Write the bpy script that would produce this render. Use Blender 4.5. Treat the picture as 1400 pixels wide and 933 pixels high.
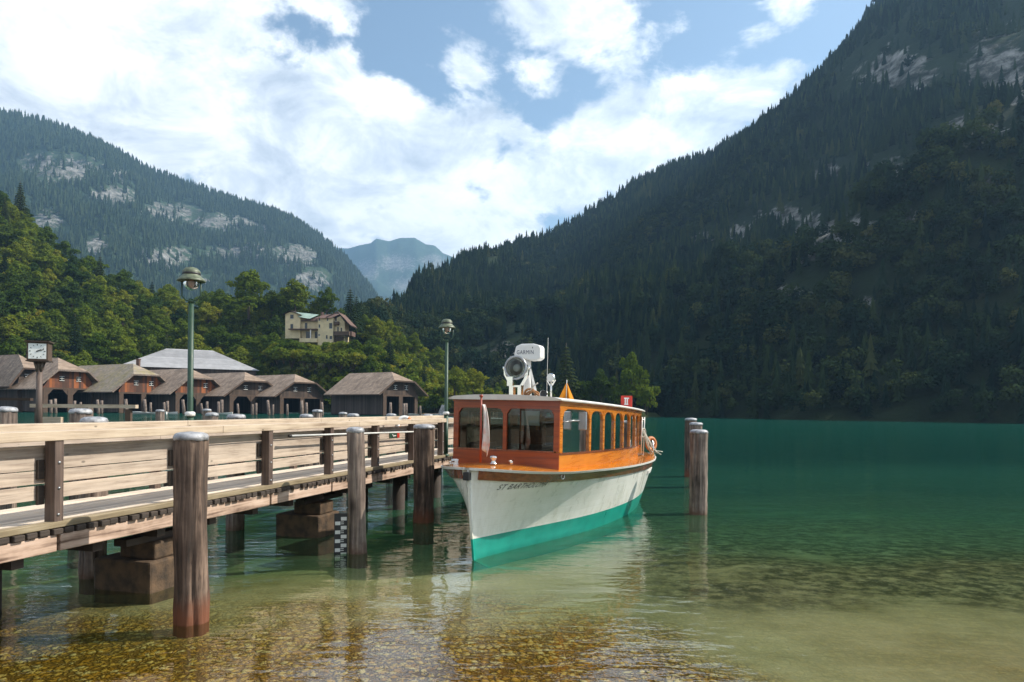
import bpy, math, random
import numpy as np
from mathutils import Vector, Matrix, noise as mn
R = math.radians
random.seed(7)
rng = np.random.default_rng(11)
for o in list(bpy.data.objects):
    bpy.data.objects.remove(o)
scene = bpy.context.scene
col = scene.collection

# ------------------------------------------------------------------ camera, sky, sun, exposure
F, PX, PY, RHO, EYE = 950.0, 700.0, 558.4, 0.0092, 2.5
cd = bpy.data.cameras.new("camera")
cam = bpy.data.objects.new("camera", cd)
col.objects.link(cam)
cd.sensor_width = 36
cd.lens = F / 1400 * 36
cd.shift_y = (PY - 466.5) / 1400
cd.clip_start, cd.clip_end = 0.1, 30000
cam.matrix_world = Matrix.Translation((0, 0, EYE)) @ Matrix.Rotation(math.pi / 2, 4, 'X') @ Matrix.Rotation(RHO, 4, 'Z')
scene.camera = cam
SUN_AZ, SUN_EL = R(79), R(42)          # azimuth from +Y towards +X
SUN_STRENGTH, SKY_STRENGTH, EXPOSURE = 5.0, 0.135, 0.62
sd = bpy.data.lights.new("sun", 'SUN')
sun = bpy.data.objects.new("sun", sd)
col.objects.link(sun)
sd.energy = SUN_STRENGTH
sd.angle = R(0.5)
sd.color = (1.0, 0.93, 0.80)
sv = Vector((math.sin(SUN_AZ) * math.cos(SUN_EL), math.cos(SUN_AZ) * math.cos(SUN_EL), math.sin(SUN_EL)))
sun.rotation_euler = sv.to_track_quat('Z', 'Y').to_euler()
scene.view_settings.view_transform = 'Standard'
scene.view_settings.look = 'None'
scene.view_settings.gamma = 1
scene.view_settings.use_curve_mapping = False
scene.view_settings.exposure = EXPOSURE
cy = scene.cycles
cy.max_bounces = 7
cy.diffuse_bounces = 2
cy.glossy_bounces = 4
cy.transmission_bounces = 4
cy.transparent_max_bounces = 12
cy.volume_bounces = 0
cy.caustics_reflective = False
cy.caustics_refractive = False
cy.sample_clamp_indirect = 4
cy.use_denoising = True


def unroll(px, py):
    dx, dy = px - PX, py - PY
    return dx + dy * RHO, dy - dx * RHO


def at(px, py, Y):                      # the point at distance Y that shows at a place in the photograph
    a, b = unroll(px, py)
    return Vector((a / F * Y, Y, EYE - b / F * Y))


class NT:                               # small node helper
    def __init__(s, tree):
        s.t = tree; s.n = tree.nodes; s.l = tree.links

    def node(s, typ, **kw):
        n = s.n.new(typ)
        ins = kw.pop('ins', {})
        for k, v in kw.items():
            setattr(n, k, v)
        for k, v in ins.items():
            s.put(n.inputs[k], v)
        return n

    def put(s, sock, v):
        if isinstance(v, bpy.types.NodeSocket):
            s.l.new(v, sock)
        elif isinstance(v, bpy.types.Node):
            s.l.new(v.outputs[0], sock)
        else:
            if sock.type == 'RGBA' and len(v) == 3:
                v = (*v, 1)
            sock.default_value = v

    def math(s, op, a, b=0.0, c=0.0, clamp=False):
        n = s.node('ShaderNodeMath', operation=op, use_clamp=clamp)
        for i, v in enumerate((a, b, c)):
            s.put(n.inputs[i], v)
        return n.outputs[0]

    def vmath(s, op, a, b=(0, 0, 0)):
        n = s.node('ShaderNodeVectorMath', operation=op)
        s.put(n.inputs[0], a)
        s.put(n.inputs[1], b)
        return n.outputs['Value'] if op in ('DOT_PRODUCT', 'LENGTH', 'DISTANCE') else n.outputs[0]

    def noise(s, vec, scale, detail=4, rough=.55, dist=0.0):
        n = s.node('ShaderNodeTexNoise', ins={'Scale': scale, 'Detail': detail, 'Roughness': rough, 'Distortion': dist})
        if vec is not None:
            s.put(n.inputs['Vector'], vec)
        return n.outputs[0]

    def ramp(s, fac, stops, interp='LINEAR'):
        n = s.node('ShaderNodeValToRGB')
        s.put(n.inputs[0], fac)
        cr = n.color_ramp
        cr.interpolation = interp
        while len(cr.elements) < len(stops):
            cr.elements.new(.5)
        for e, (p, c) in zip(cr.elements, stops):
            e.position = p
            e.color = (*c, 1) if len(c) == 3 else c
        return n.outputs[0]

    def mapr(s, v, a, b, c=0.0, d=1.0, smooth=False):
        n = s.node('ShaderNodeMapRange', interpolation_type='SMOOTHSTEP' if smooth else 'LINEAR')
        for i, x in enumerate((v, a, b, c, d)):
            s.put(n.inputs[i], x)
        return n.outputs[0]

    def mix(s, f, a, b, blend='MIX'):
        n = s.node('ShaderNodeMix', data_type='RGBA', blend_type=blend)
        s.put(n.inputs[0], f); s.put(n.inputs[6], a); s.put(n.inputs[7], b)
        return n.outputs[2]


# world: Nishita sky with procedural cumulus
world = bpy.data.worlds.new("World")
scene.world = world
world.use_nodes = True
W = NT(world.node_tree)
W.n.clear()
sky = W.node('ShaderNodeTexSky', sky_type='NISHITA', sun_disc=False, sun_elevation=SUN_EL, sun_rotation=SUN_AZ,
             altitude=600, air_density=1.0, dust_density=1.2, ozone_density=1.3)
geo = W.node('ShaderNodeTexCoord').outputs['Generated']
blobs = [  # place in the sky (as seen from the pier), radius in degrees, weight
    (60, 40, 17, .9), (230, 90, 13, .9), (150, 190, 16, .9), (330, 190, 13, .85), (420, 270, 12, .85), (560, 250, 8, .8),
    (480, 160, 6, .6), (600, 300, 9, .9), (680, 310, 6, .9), (540, 130, 5, .42), (330, 30, 6, .72), (300, 320, 12, .8),
    (700, 200, 6, .55), (790, 190, 7, .55), (860, 170, 7, .55), (960, 140, 6.5, .75), (1050, 115, 5.5, .78), (900, 235, 6, .72), (780, 260, 6, .6),
    (830, 30, 6, .62), (900, 45, 3.5, .55), (760, 10, 5, .6), (1035, 50, 3.5, .66), (640, 105, 3.2, .5), (1080, 5, 5, .6),
    (980, 215, 4, .7), (430, 3, 5, .48), (440, 125, 6, .85), (530, 185, 8, .95), (620, 215, 7, .9), (710, 255, 7, .85), (370, 70, 5, .75), (340, 110, 9, .9), (840, 215, 6, .7), (250, 20, 9, .85),
    (1000, 90, 5, .6), (640, 150, 4, .5), (745, 110, 4, .42)]
acc = None
for (bx, by, rad, wt) in blobs:
    v = at(bx, by, 100) - Vector((0, 0, EYE))
    v.normalize()
    # flattened vertically: compare in a stretched direction space
    d = W.vmath('DISTANCE', W.vmath('MULTIPLY', geo, (1, 1, 1.35)), (v.x, v.y, v.z * 1.35))
    g = W.mapr(d, R(rad) * 1.25, 0.0, 0.0, wt, smooth=True)
    acc = g if acc is None else W.math('MAXIMUM', acc, g)
# general cloudiness elsewhere (behind and beside the camera)
away = W.mapr(W.vmath('DOT_PRODUCT', geo, (0, 1, 0)), .45, .2, 0.0, .42, smooth=True)
acc = W.math('MAXIMUM', acc, away)
wv = W.vmath('MULTIPLY', geo, (1, 1, 1.7))
n1 = W.noise(wv, 5.5, 9, .62, .25)
n2 = W.noise(W.vmath('ADD', wv, (3.1, 1.7, .4)), 15, 6, .6)
dens = W.math('ADD', acc, W.math('MULTIPLY', W.math('SUBTRACT', n1, .5), 1.9))
dens = W.math('ADD', dens, W.math('MULTIPLY', W.math('SUBTRACT', n2, .5), .6))
cmask = W.mapr(dens, .27, .56, 0.0, 1.0, smooth=True)
n3 = W.noise(W.vmath('ADD', wv, (.0, .0, .16)), 4.2, 6, .6, .3)
n4 = W.noise(W.vmath('ADD', wv, (5, 2, .0)), 9, 8, .66, .5)
shade = W.math('ADD', W.math('MULTIPLY', n3, .5), W.math('MULTIPLY', n4, .5))
cloudc = W.ramp(shade, [(.37, (.40, .45, .52)), (.46, (.62, .66, .71)), (.52, (.82, .84, .86)), (.60, (.96, .96, .96))])
bg1 = W.node('ShaderNodeBackground', ins={'Color': W.mix(.65, sky.outputs[0], W.mix(1.0, sky.outputs[0], (.97, .92, .76), 'MULTIPLY')), 'Strength': SKY_STRENGTH})
bg2 = W.node('ShaderNodeBackground', ins={'Color': cloudc, 'Strength': 1.14})
mx = W.node('ShaderNodeMixShader', ins={0: cmask, 1: bg1, 2: bg2})
W.l.new(mx.outputs[0], W.node('ShaderNodeOutputWorld').inputs[0])


# ------------------------------------------------------------------ materials
def material(name):
    m = bpy.data.materials.new(name)
    m.use_nodes = True
    t = NT(m.node_tree)
    t.n.clear()
    out = t.node('ShaderNodeOutputMaterial')
    return m, t, out


def principled(t, out, **ins):
    p = t.node('ShaderNodeBsdfPrincipled', ins={k.replace('_', ' '): v for k, v in ins.items()})
    t.l.new(p.outputs[0], out.inputs[0])
    return p


def bump(t, h, strength=.3, dist=.01):
    return t.node('ShaderNodeBump', ins={'Height': h, 'Strength': strength, 'Distance': dist}).outputs[0]


def simple(name, c, rough=.5, metal=0.0, var=.12, scale=6, coat=0.0, bmp=.05):
    m, t, out = material(name)
    co = t.node('ShaderNodeTexCoord').outputs['Object']
    n = t.noise(co, scale, 5)
    c2 = tuple(x * (1 - var * 2) for x in c)
    c3 = tuple(min(1, x * (1 + var)) for x in c)
    cc = t.ramp(n, [(.3, c2), (.55, c), (.75, c3)])
    principled(t, out, Base_Color=cc, Roughness=t.mapr(n, .3, .7, rough * .85, min(1, rough * 1.15)), Metallic=metal,
               Coat_Weight=coat, Normal=bump(t, t.noise(co, scale * 6, 4), bmp * 4, .004))
    return m


def wood(name, c_lo, c_mid, c_hi, axis=0, rough=.75, knots=False, fine=1.0, coat=0.0, stain=None, bmp=.35, contrast=1.0, plank=None):
    """weathered or varnished timber with the grain along one local axis"""
    m, t, out = material(name)
    co = t.node('ShaderNodeTexCoord').outputs['Object']
    sc = [30 * fine] * 3
    sc[axis] = 1.6 * fine
    v = t.vmath('MULTIPLY', co, tuple(sc))
    g = t.noise(v, 1.0, 6, .62, .35)
    big = t.noise(co, 1.7, 4, .6)
    f = t.math('ADD', t.math('MULTIPLY', g, .75 if coat else .65), t.math('MULTIPLY', big, .25 if coat else .35))
    cc = t.ramp(f, [(.5 - .17 / contrast, c_lo), (.5, c_mid), (.5 + .16 / contrast, c_hi)])
    if plank:                            # tone differs from board to board
        ax, w = plank
        s3 = t.node('ShaderNodeSeparateXYZ', ins={0: co}).outputs[ax]
        wn = t.node('ShaderNodeTexWhiteNoise', noise_dimensions='1D', ins={'W': t.math('FLOOR', t.math('DIVIDE', s3, w))}).outputs[0]
        cc = t.mix(1.0, cc, t.ramp(wn, [(0, (.74, .73, .73)), (1, (1.1, 1.07, 1.03))]), 'MULTIPLY')
    h = g
    if knots:
        kv = [5.0] * 3
        kv[axis] = 2.6
        vo = t.node('ShaderNodeTexVoronoi', ins={'Vector': t.vmath('MULTIPLY', co, tuple(kv)), 'Scale': 1.0})
        k = t.mapr(vo.outputs['Distance'], .10, .04, 0.0, .8, smooth=True)
        cc = t.mix(k, cc, tuple(x * .28 for x in c_mid))
    if stain:                            # (z_low, z_high, colour): a growth and rust band near the waterline
        z = t.node('ShaderNodeSeparateXYZ', ins={0: co}).outputs[2]
        zz = t.math('ADD', z, t.math('MULTIPLY', t.math('SUBTRACT', t.noise(co, 7, 4), .5), .25))
        cc = t.mix(t.mapr(zz, stain[1], stain[0], 0.0, .85), cc, stain[2])
    rr = t.mapr(g, .3, .7, rough * .8, min(1, rough * 1.2))
    principled(t, out, Base_Color=cc, Roughness=rr, Coat_Weight=coat, Coat_Roughness=.08,
               Normal=bump(t, h, bmp, .012))
    return m


M = {}
M['plank'] = wood('weathered_plank', (.26, .20, .16), (.50, .41, .335), (.63, .53, .44), 0, .8, True, plank=(2, .155))
M['deckboard'] = wood('deck_board', (.42, .35, .28), (.66, .57, .47), (.80, .71, .60), 0, .85, plank=(1, .152))
M['cap'] = wood('handrail_board', (.28, .20, .14), (.48, .38, .28), (.60, .49, .37), 0, .75, True)
M['post'] = wood('dark_post', (.045, .03, .026), (.10, .068, .055), (.17, .12, .095), 2, .6)
M['fascia'] = wood('peeling_beam', (.10, .055, .035), (.47, .33, .25), (.62, .47, .38), 0, .8, False, .45, contrast=1.3)
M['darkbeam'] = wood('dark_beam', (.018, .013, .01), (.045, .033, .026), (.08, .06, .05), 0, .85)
M['curb'] = wood('mossy_curb', (.13, .095, .055), (.23, .18, .11), (.34, .28, .19), 0, .85)
M['pile'] = wood('mooring_pile', (.010, .007, .005), (.085, .055, .040), (.25, .175, .13), 2, .85, False, .55, stain=(.10, .36, (.16, .05, .02)), bmp=.9, contrast=1.25)
M['pilegrey'] = wood('grey_pile', (.02, .014, .011), (.16, .12, .10), (.34, .27, .22), 2, .85, False, .55, stain=(.03, .2, (.10, .05, .03)), bmp=.9, contrast=1.2)
M['capmetal'] = simple('pile_cap_metal', (.36, .365, .385), .6, .3, .3, 14, bmp=.25)
M['concrete'] = simple('mossy_concrete', (.10, .062, .036), .9, 0, .42, 5, bmp=.5)
M['greenpaint'] = simple('green_enamel', (.018, .055, .032), .5, 0, .15, 8)
M['shadepaint'] = simple('faded_green_shade', (.12, .145, .09), .5, 0, .3, 12)
M['white'] = simple('white_paint', (.78, .77, .74), .35, 0, .05, 4, coat=.2, bmp=.01)
M['offwhite'] = simple('off_white', (.66, .65, .62), .45, 0, .08, 4)
M['chrome'] = simple('chrome', (.72, .70, .66), .14, 1.0, .06, 5, bmp=.01)
M['steel'] = simple('grey_steel', (.35, .36, .37), .4, .8, .1, 8)
M['black'] = simple('black_rubber', (.015, .015, .017), .55, 0, .1, 8)
M['brass'] = simple('brass', (.55, .36, .14), .3, 1.0, .1, 8)
M['rope'] = simple('pale_rope', (.55, .50, .42), .9, 0, .25, 40, bmp=.3)
M['brownrope'] = simple('brown_rope', (.36, .17, .07), .9, 0, .25, 40, bmp=.3)
M['orangecloth'] = simple('orange_cloth', (.80, .28, .01), .8, 0, .12, 12)
M['redsign'] = simple('red_sign', (.55, .03, .015), .5, 0, .08, 5)
M['buoy'] = simple('orange_buoy', (.62, .20, .06), .6, 0, .12, 5)
M['varnish'] = wood('varnished_mahogany', (.40, .105, .006), (.56, .175, .010), (.68, .245, .016), 0, .28, False, .35, coat=.7, bmp=.03)
M['varnishdeck'] = wood('varnished_deck', (.44, .13, .008), (.60, .20, .012), (.72, .27, .02), 0, .25, False, .6, coat=.8, bmp=.03)
M['darkvarnish'] = wood('dark_mahogany', (.10, .022, .008), (.20, .05, .016), (.30, .085, .028), 0, .22, False, .6, coat=1.0, bmp=.03)
M['seat'] = simple('dark_seat', (.05, .012, .008), .6, 0, .1, 8)
M['plaster'] = simple('cream_plaster', (.60, .50, .31), .9, 0, .1, .6)
M['redroof'] = simple('brown_tile_roof', (.13, .075, .058), .85, 0, .2, .8)
M['greenroof'] = simple('pale_green_metal_roof', (.30, .40, .34), .5, 0, .15, .5)
M['darkwood'] = simple('dark_timber', (.045, .028, .02), .85, 0, .2, 1.5)
M['brownwood'] = simple('brown_timber', (.085, .053, .036), .85, 0, .22, 1.1)
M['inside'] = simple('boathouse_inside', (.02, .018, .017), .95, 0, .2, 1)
M['windowdark'] = simple('dark_pane', (.02, .025, .03), .15, 0, .1, 1)
M['bark'] = wood('bark', (.03, .022, .016), (.075, .055, .04), (.12, .09, .07), 2, .9)
M['yellow'] = simple('yellow_hull', (.7, .32, .03), .5, 0, .1, 2)


def boards_mat(name, c_lo, c_mid, c_hi, w):
    m, t, out = material(name)
    co = t.node('ShaderNodeTexCoord').outputs['Object']
    sx = t.node('ShaderNodeSeparateXYZ', ins={0: co})
    idx = t.math('FLOOR', t.math('DIVIDE', t.math('ADD', sx.outputs[0], sx.outputs[1]), w))
    wn = t.node('ShaderNodeTexWhiteNoise', noise_dimensions='1D', ins={'W': idx}).outputs[0]
    f = t.math('ADD', t.math('MULTIPLY', wn, .7), t.math('MULTIPLY', t.noise(co, .8, 4), .3))
    principled(t, out, Base_Color=t.ramp(f, [(.1, c_lo), (.5, c_mid), (.85, c_hi)]), Roughness=.85)
    return m


M['redboards'] = boards_mat('red_gable_boards', (.05, .028, .02), (.12, .045, .024), (.36, .11, .03), .7)
M['brownboards'] = boards_mat('brown_gable_boards', (.035, .024, .018), (.06, .04, .03), (.10, .066, .048), .6)
M['sideboards'] = boards_mat('side_boards', (.035, .026, .022), (.06, .046, .04), (.09, .07, .06), .5)


def shingle(name, cols, rot=0.0, bw=.9, bh=.45):
    m, t, out = material(name)
    co = t.node('ShaderNodeTexCoord').outputs['Object']
    s3 = t.node('ShaderNodeSeparateXYZ', ins={0: co})
    v = t.node('ShaderNodeCombineXYZ', ins={0: s3.outputs[1], 1: s3.outputs[2], 2: 0.0}).outputs[0]
    br = t.node('ShaderNodeTexBrick', ins={'Vector': v, 'Color1': (.25, .25, .25), 'Color2': (1, 1, 1), 'Mortar': (0, 0, 0), 'Scale': 1.0,
                                           'Mortar Size': .03, 'Brick Width': bw, 'Row Height': bh})
    n = t.noise(co, .35, 5, .6)
    streak = t.noise(t.vmath('MULTIPLY', co, (.5, 1.3, .12)), 1.0, 4, .6)
    f = t.math('ADD', t.math('MULTIPLY', n, .5), t.math('MULTIPLY', streak, .5))
    base = t.ramp(f, cols)
    cc = t.mix(.45, base, br.outputs[0], 'MULTIPLY')
    principled(t, out, Base_Color=cc, Roughness=.85, Normal=bump(t, br.outputs[0], .5, .05))
    return m


M['shingle'] = shingle('weathered_shingles', [(.32, (.16, .11, .08)), (.5, (.31, .225, .165)), (.66, (.42, .32, .245))])
M['mossshingle'] = shingle('mossy_shingles', [(.32, (.18, .15, .08)), (.45, (.33, .27, .15)), (.55, (.30, .25, .21)), (.66, (.46, .34, .18))])
M['metalroof'] = shingle('grey_sheet_roof', [(.32, (.26, .26, .27)), (.5, (.33, .33, .345)), (.66, (.39, .39, .41))], bw=30, bh=1.8)


def foliage(name, cols, rough=.6, trans=.35, scale=.5):
    m, t, out = material(name)
    co = t.node('ShaderNodeTexCoord').outputs['Object']
    oi = t.node('ShaderNodeObjectInfo')
    n = t.noise(co, scale, 3, .6)
    f = t.math('ADD', t.math('MULTIPLY', n, .6), t.math('MULTIPLY', oi.outputs['Random'], .4))
    at_ = t.node('ShaderNodeAttribute', attribute_name='tone')
    f = t.math('ADD', f, t.math('MULTIPLY', t.math('SUBTRACT', at_.outputs['Fac'], .5), .5))
    cc = t.ramp(f, cols)
    d = t.node('ShaderNodeBsdfDiffuse', ins={'Color': cc})
    tr = t.node('ShaderNodeBsdfTranslucent', ins={'Color': t.mix(1.0, cc, (1.25, 1.15, .5), 'MULTIPLY')})
    mxx = t.node('ShaderNodeMixShader', ins={0: trans, 1: d, 2: tr})
    t.l.new(mxx.outputs[0], out.inputs[0])
    return m


M['leaf'] = foliage('broadleaf_foliage', [(.25, (.045, .080, .012)), (.45, (.090, .135, .018)), (.62, (.155, .190, .024)), (.8, (.24, .22, .03))])
M['leafdark'] = foliage('dark_foliage', [(.25, (.022, .045, .014)), (.5, (.040, .072, .018)), (.75, (.075, .105, .022))])
M['needle'] = foliage('needle_foliage', [(.25, (.016, .030, .014)), (.5, (.028, .046, .018)), (.75, (.05, .065, .024))], trans=.15)
M['farforest'] = foliage('mountain_forest', [(.18, (.003, .010, .010)), (.42, (.012, .028, .018)), (.62, (.034, .054, .022)), (.85, (.085, .088, .034))], trans=.2, scale=.02)  # wide range puts sunlit crowns and shaded gaps into the tree colour
M['farneedle'] = foliage('mountain_needles', [(.2, (.020, .036, .020)), (.5, (.034, .055, .026)), (.8, (.055, .075, .032))], trans=.1, scale=.01)


def ground_mat(name, green, rockc, cut=.46):
    m, t, out = material(name)
    g = t.node('ShaderNodeNewGeometry').outputs['Position']
    a = t.node('ShaderNodeAttribute', attribute_name='rock').outputs['Fac']
    st = t.noise(t.vmath('MULTIPLY', g, (1, 1, .16)), .11, 9, .72, .5)
    st2 = t.noise(t.vmath('MULTIPLY', g, (.22, .22, 1)), .09, 8, .7, .3)
    sf = t.math('ADD', t.math('MULTIPLY', st, .6), t.math('MULTIPLY', st2, .4))
    rc = t.ramp(sf, rockc)
    gr = t.ramp(t.noise(g, .04, 6, .65), green)
    f = t.math('ADD', a, t.math('MULTIPLY', t.math('SUBTRACT', t.noise(g, .05, 7, .7), .5), 2.2))
    cc = t.mix(t.mapr(f, cut, cut + .2, 0.0, 1.0, smooth=True), gr, rc)
    principled(t, out, Base_Color=cc, Roughness=.95, Normal=bump(t, sf, 1.0, 6.0), Specular_IOR_Level=.1)
    return m


GR = [(.3, (.012, .022, .012)), (.55, (.02, .033, .015)), (.8, (.04, .05, .024))]
RK = [(.40, (.015, .02, .012)), (.47, (.07, .07, .06)), (.53, (.20, .195, .18)), (.62, (.36, .345, .32))]
M['mountain'] = ground_mat('mountain_ground', GR, RK)
M['hill'] = ground_mat('hill_ground', [(.3, (.02, .03, .01)), (.55, (.035, .05, .015)), (.8, (.07, .08, .025))], RK)
RKF = [(.40, (.025, .038, .025)), (.46, (.08, .085, .07)), (.52, (.17, .168, .16)), (.62, (.30, .295, .28))]
M['farrock'] = ground_mat('far_mountain_ground', [(.3, (.022, .042, .026)), (.55, (.035, .062, .032)), (.8, (.075, .095, .055))], RKF, .64)


def glass_mat(name, tint=(.62, .68, .66), rough=.0, refl=1.0):
    m, t, out = material(name)
    fr = t.node('ShaderNodeFresnel', ins={'IOR': 1.5}).outputs[0]
    tr = t.node('ShaderNodeBsdfTransparent', ins={'Color': tint})
    gl = t.node('ShaderNodeBsdfGlossy', ins={'Color': (1, 1, 1), 'Roughness': rough})
    mxx = t.node('ShaderNodeMixShader', ins={0: t.math('MULTIPLY', fr, .8 * refl, clamp=True), 1: tr, 2: gl})
    t.l.new(mxx.outputs[0], out.inputs[0])
    return m


M['glass'] = glass_mat('window_glass')
M['lampglass'] = glass_mat('lamp_glass', (.72, .62, .58), .15)


# ------------------------------------------------------------------ mesh helpers
class MB:
    def __init__(s):
        s.v = []; s.f = []; s.m = []; s.sm = []

    def add(s, vs, fs, mi=0, smooth=False):
        b = len(s.v)
        s.v += [tuple(x) for x in vs]
        for f in fs:
            s.f.append(tuple(b + i for i in f)); s.m.append(mi); s.sm.append(smooth)

    def box(s, x0, x1, y0, y1, z0, z1, mi=0):
        vs = [(x, y, z) for z in (z0, z1) for y in (y0, y1) for x in (x0, x1)]
        s.add(vs, [(0, 2, 3, 1), (4, 5, 7, 6), (0, 1, 5, 4), (2, 6, 7, 3), (0, 4, 6, 2), (1, 3, 7, 5)], mi)

    def bar(s, a, b, w, h, mi=0, up=(0, 0, 1)):
        a, b = Vector(a), Vector(b)
        d = (b - a).normalized()
        sd_ = d.cross(Vector(up))
        if sd_.length < 1e-4:
            sd_ = d.cross(Vector((1, 0, 0)))
        sd_.normalize()
        u = sd_.cross(d)
        vs = [p + sd_ * i * w / 2 + u * j * h / 2 for p in (a, b) for (i, j) in ((-1, -1), (1, -1), (1, 1), (-1, 1))]
        s.add(vs, [(3, 2, 1, 0), (4, 5, 6, 7), (0, 1, 5, 4), (1, 2, 6, 5), (2, 3, 7, 6), (3, 0, 4, 7)], mi)

    def tube(s, pts, r, n=10, mi=0, smooth=True, cap=True):
        pts = [Vector(p) for p in pts]
        rs = r if isinstance(r, (list, tuple)) else [r] * len(pts)
        b = len(s.v)
        prev = None
        for i, p in enumerate(pts):
            d = (pts[min(i + 1, len(pts) - 1)] - pts[max(i - 1, 0)]).normalized()
            if prev is None:
                e1 = d.cross(Vector((0, 0, 1)))
                if e1.length < 1e-3:
                    e1 = d.cross(Vector((0, 1, 0)))
            else:
                e1 = prev - d * prev.dot(d)
            e1.normalize(); prev = e1
            e2 = d.cross(e1)
            for k in range(n):
                a = 2 * math.pi * k / n
                s.v.append(tuple(p + (e1 * math.cos(a) + e2 * math.sin(a)) * rs[i]))
        for i in range(len(pts) - 1):
            for k in range(n):
                k2 = (k + 1) % n
                s.f.append((b + i * n + k, b + i * n + k2, b + (i + 1) * n + k2, b + (i + 1) * n + k)); s.m.append(mi); s.sm.append(smooth)
        if cap:
            s.f.append(tuple(b + k for k in reversed(range(n)))); s.m.append(mi); s.sm.append(False)
            e = b + (len(pts) - 1) * n
            s.f.append(tuple(e + k for k in range(n))); s.m.append(mi); s.sm.append(False)

    def lathe(s, prof, c=(0, 0, 0), n=20, mi=0, axis=(0, 0, 1), smooth=True):
        ax = Vector(axis).normalized()
        e1 = ax.cross(Vector((0, 0, 1)))
        if e1.length < 1e-3:
            e1 = Vector((1, 0, 0))
        e1.normalize()
        e2 = ax.cross(e1)
        c = Vector(c)
        b = len(s.v)
        for (r, h) in prof:
            for k in range(n):
                a = 2 * math.pi * k / n
                s.v.append(tuple(c + ax * h + (e1 * math.cos(a) + e2 * math.sin(a)) * r))
        for i in range(len(prof) - 1):
            for k in range(n):
                k2 = (k + 1) % n
                s.f.append((b + i * n + k, b + i * n + k2, b + (i + 1) * n + k2, b + (i + 1) * n + k)); s.m.append(mi); s.sm.append(smooth)

    def poly_prism(s, pts2, y0, y1, mi=0, plane='xz'):
        n = len(pts2)
        f = {'xz': lambda p, t: (p[0], t, p[1]), 'xy': lambda p, t: (p[0], p[1], t), 'yz': lambda p, t: (t, p[0], p[1])}[plane]
        vs = [f(p, y0) for p in pts2] + [f(p, y1) for p in pts2]
        fs = [tuple(range(n)), tuple(reversed(range(n, 2 * n)))] + [(i, i + n, (i + 1) % n + n, (i + 1) % n) for i in range(n)]
        s.add(vs, fs, mi)

    def build(s, name, mats, parent=None, bevel=0.0):
        me = bpy.data.meshes.new(name)
        me.from_pydata(s.v, [], s.f)
        if not isinstance(mats, (list, tuple)):
            mats = [mats]
        for m in mats:
            me.materials.append(m)
        me.polygons.foreach_set('material_index', s.m)
        me.polygons.foreach_set('use_smooth', s.sm)
        me.update()
        o = bpy.data.objects.new(name, me)
        col.objects.link(o)
        if parent:
            o.parent = parent
        if bevel:
            b = o.modifiers.new('bevel', 'BEVEL')
            b.width = bevel; b.segments = 2; b.limit_method = 'ANGLE'
        return o


def fast_mesh(name, V, Fa, mats, tone=None, matidx=None, parent=None, smooth=False):
    """V (n,3) array, Fa (m,k) array of equal-sized faces"""
    me = bpy.data.meshes.new(name)
    nv, nf, k = len(V), len(Fa), Fa.shape[1]
    me.vertices.add(nv)
    me.vertices.foreach_set('co', np.ascontiguousarray(V, dtype=np.float32).ravel())
    me.loops.add(nf * k)
    me.loops.foreach_set('vertex_index', np.ascontiguousarray(Fa, dtype=np.int32).ravel())
    me.polygons.add(nf)
    me.polygons.foreach_set('loop_start', np.arange(0, nf * k, k, dtype=np.int32))
    if matidx is not None:
        me.polygons.foreach_set('material_index', matidx.astype(np.int32))
    me.polygons.foreach_set('use_smooth', np.full(nf, smooth))
    if tone is not None:
        a = me.attributes.new('tone', 'FLOAT', 'POINT')
        a.data.foreach_set('value', tone.astype(np.float32))
    for m in (mats if isinstance(mats, (list, tuple)) else [mats]):
        me.materials.append(m)
    me.update(calc_edges=True)
    me.validate()
    o = bpy.data.objects.new(name, me)
    col.objects.link(o)
    if parent:
        o.parent = parent
    return o


def tag(o, label=None, cat=None, group=None, kind=None):
    for k, v in (('label', label), ('category', cat), ('group', group), ('kind', kind)):
        if v:
            o[k] = v
    return o


def empty(name, loc=(0, 0, 0), rz=0.0, label=None, cat=None, group=None):
    o = bpy.data.objects.new(name, None)
    o.empty_display_size = .2
    col.objects.link(o)
    o.location = loc
    o.rotation_euler = (0, 0, rz)
    return tag(o, label, cat, group)


def copy_tree(o, parent=None):
    c = o.copy()
    col.objects.link(c)
    if parent:
        c.parent = parent
    for ch in [x for x in bpy.data.objects if x.parent == o]:
        copy_tree(ch, c)
    return c


def fbm(x, y, z=0.0, oct=5):
    return mn.fractal(Vector((x, y, z)), 1.0, 2.1, oct, noise_basis='PERLIN_ORIGINAL')


def interp(tab, x):
    xs = [p[0] for p in tab]
    return [float(np.interp(x, xs, [p[i] for p in tab])) for i in range(1, len(tab[0]))]


# ------------------------------------------------------------------ lake bed and water
def depth(x, y):
    """water depth in metres at a place"""
    b = .16 + .035 * max(0, y - 3)
    edge = 10.6 + .25 * math.sin(x * .8) + .10 * max(0, x) + (.9 if x > 3 else .3 * max(x, 0)) + 1.6 * fbm(x * .13, y * .13, 3)
    edge -= 1.6 * max(0, min(1, (-3.5 - x) / 2.0))
    t = max(0, y - edge)
    b += .22 * t if t < 20 else 4.4 + .05 * (t - 20)
    b += .10 * fbm(x * .35, y * .35, 9)
    return max(.12, min(b, 9.0))


def spaced(a, b, n, c, k):               # denser around c
    u = np.linspace(np.arcsinh((a - c) / k), np.arcsinh((b - c) / k), n)
    return c + k * np.sinh(u)


gx = spaced(-900, 1500, 210, 0, 9.0)
gy = spaced(-60, 1500, 230, 8, 6.0)
Dg = np.array([[depth(x, y) for x in gx] for y in gy])
XX, YY = np.meshgrid(gx, gy)


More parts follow.
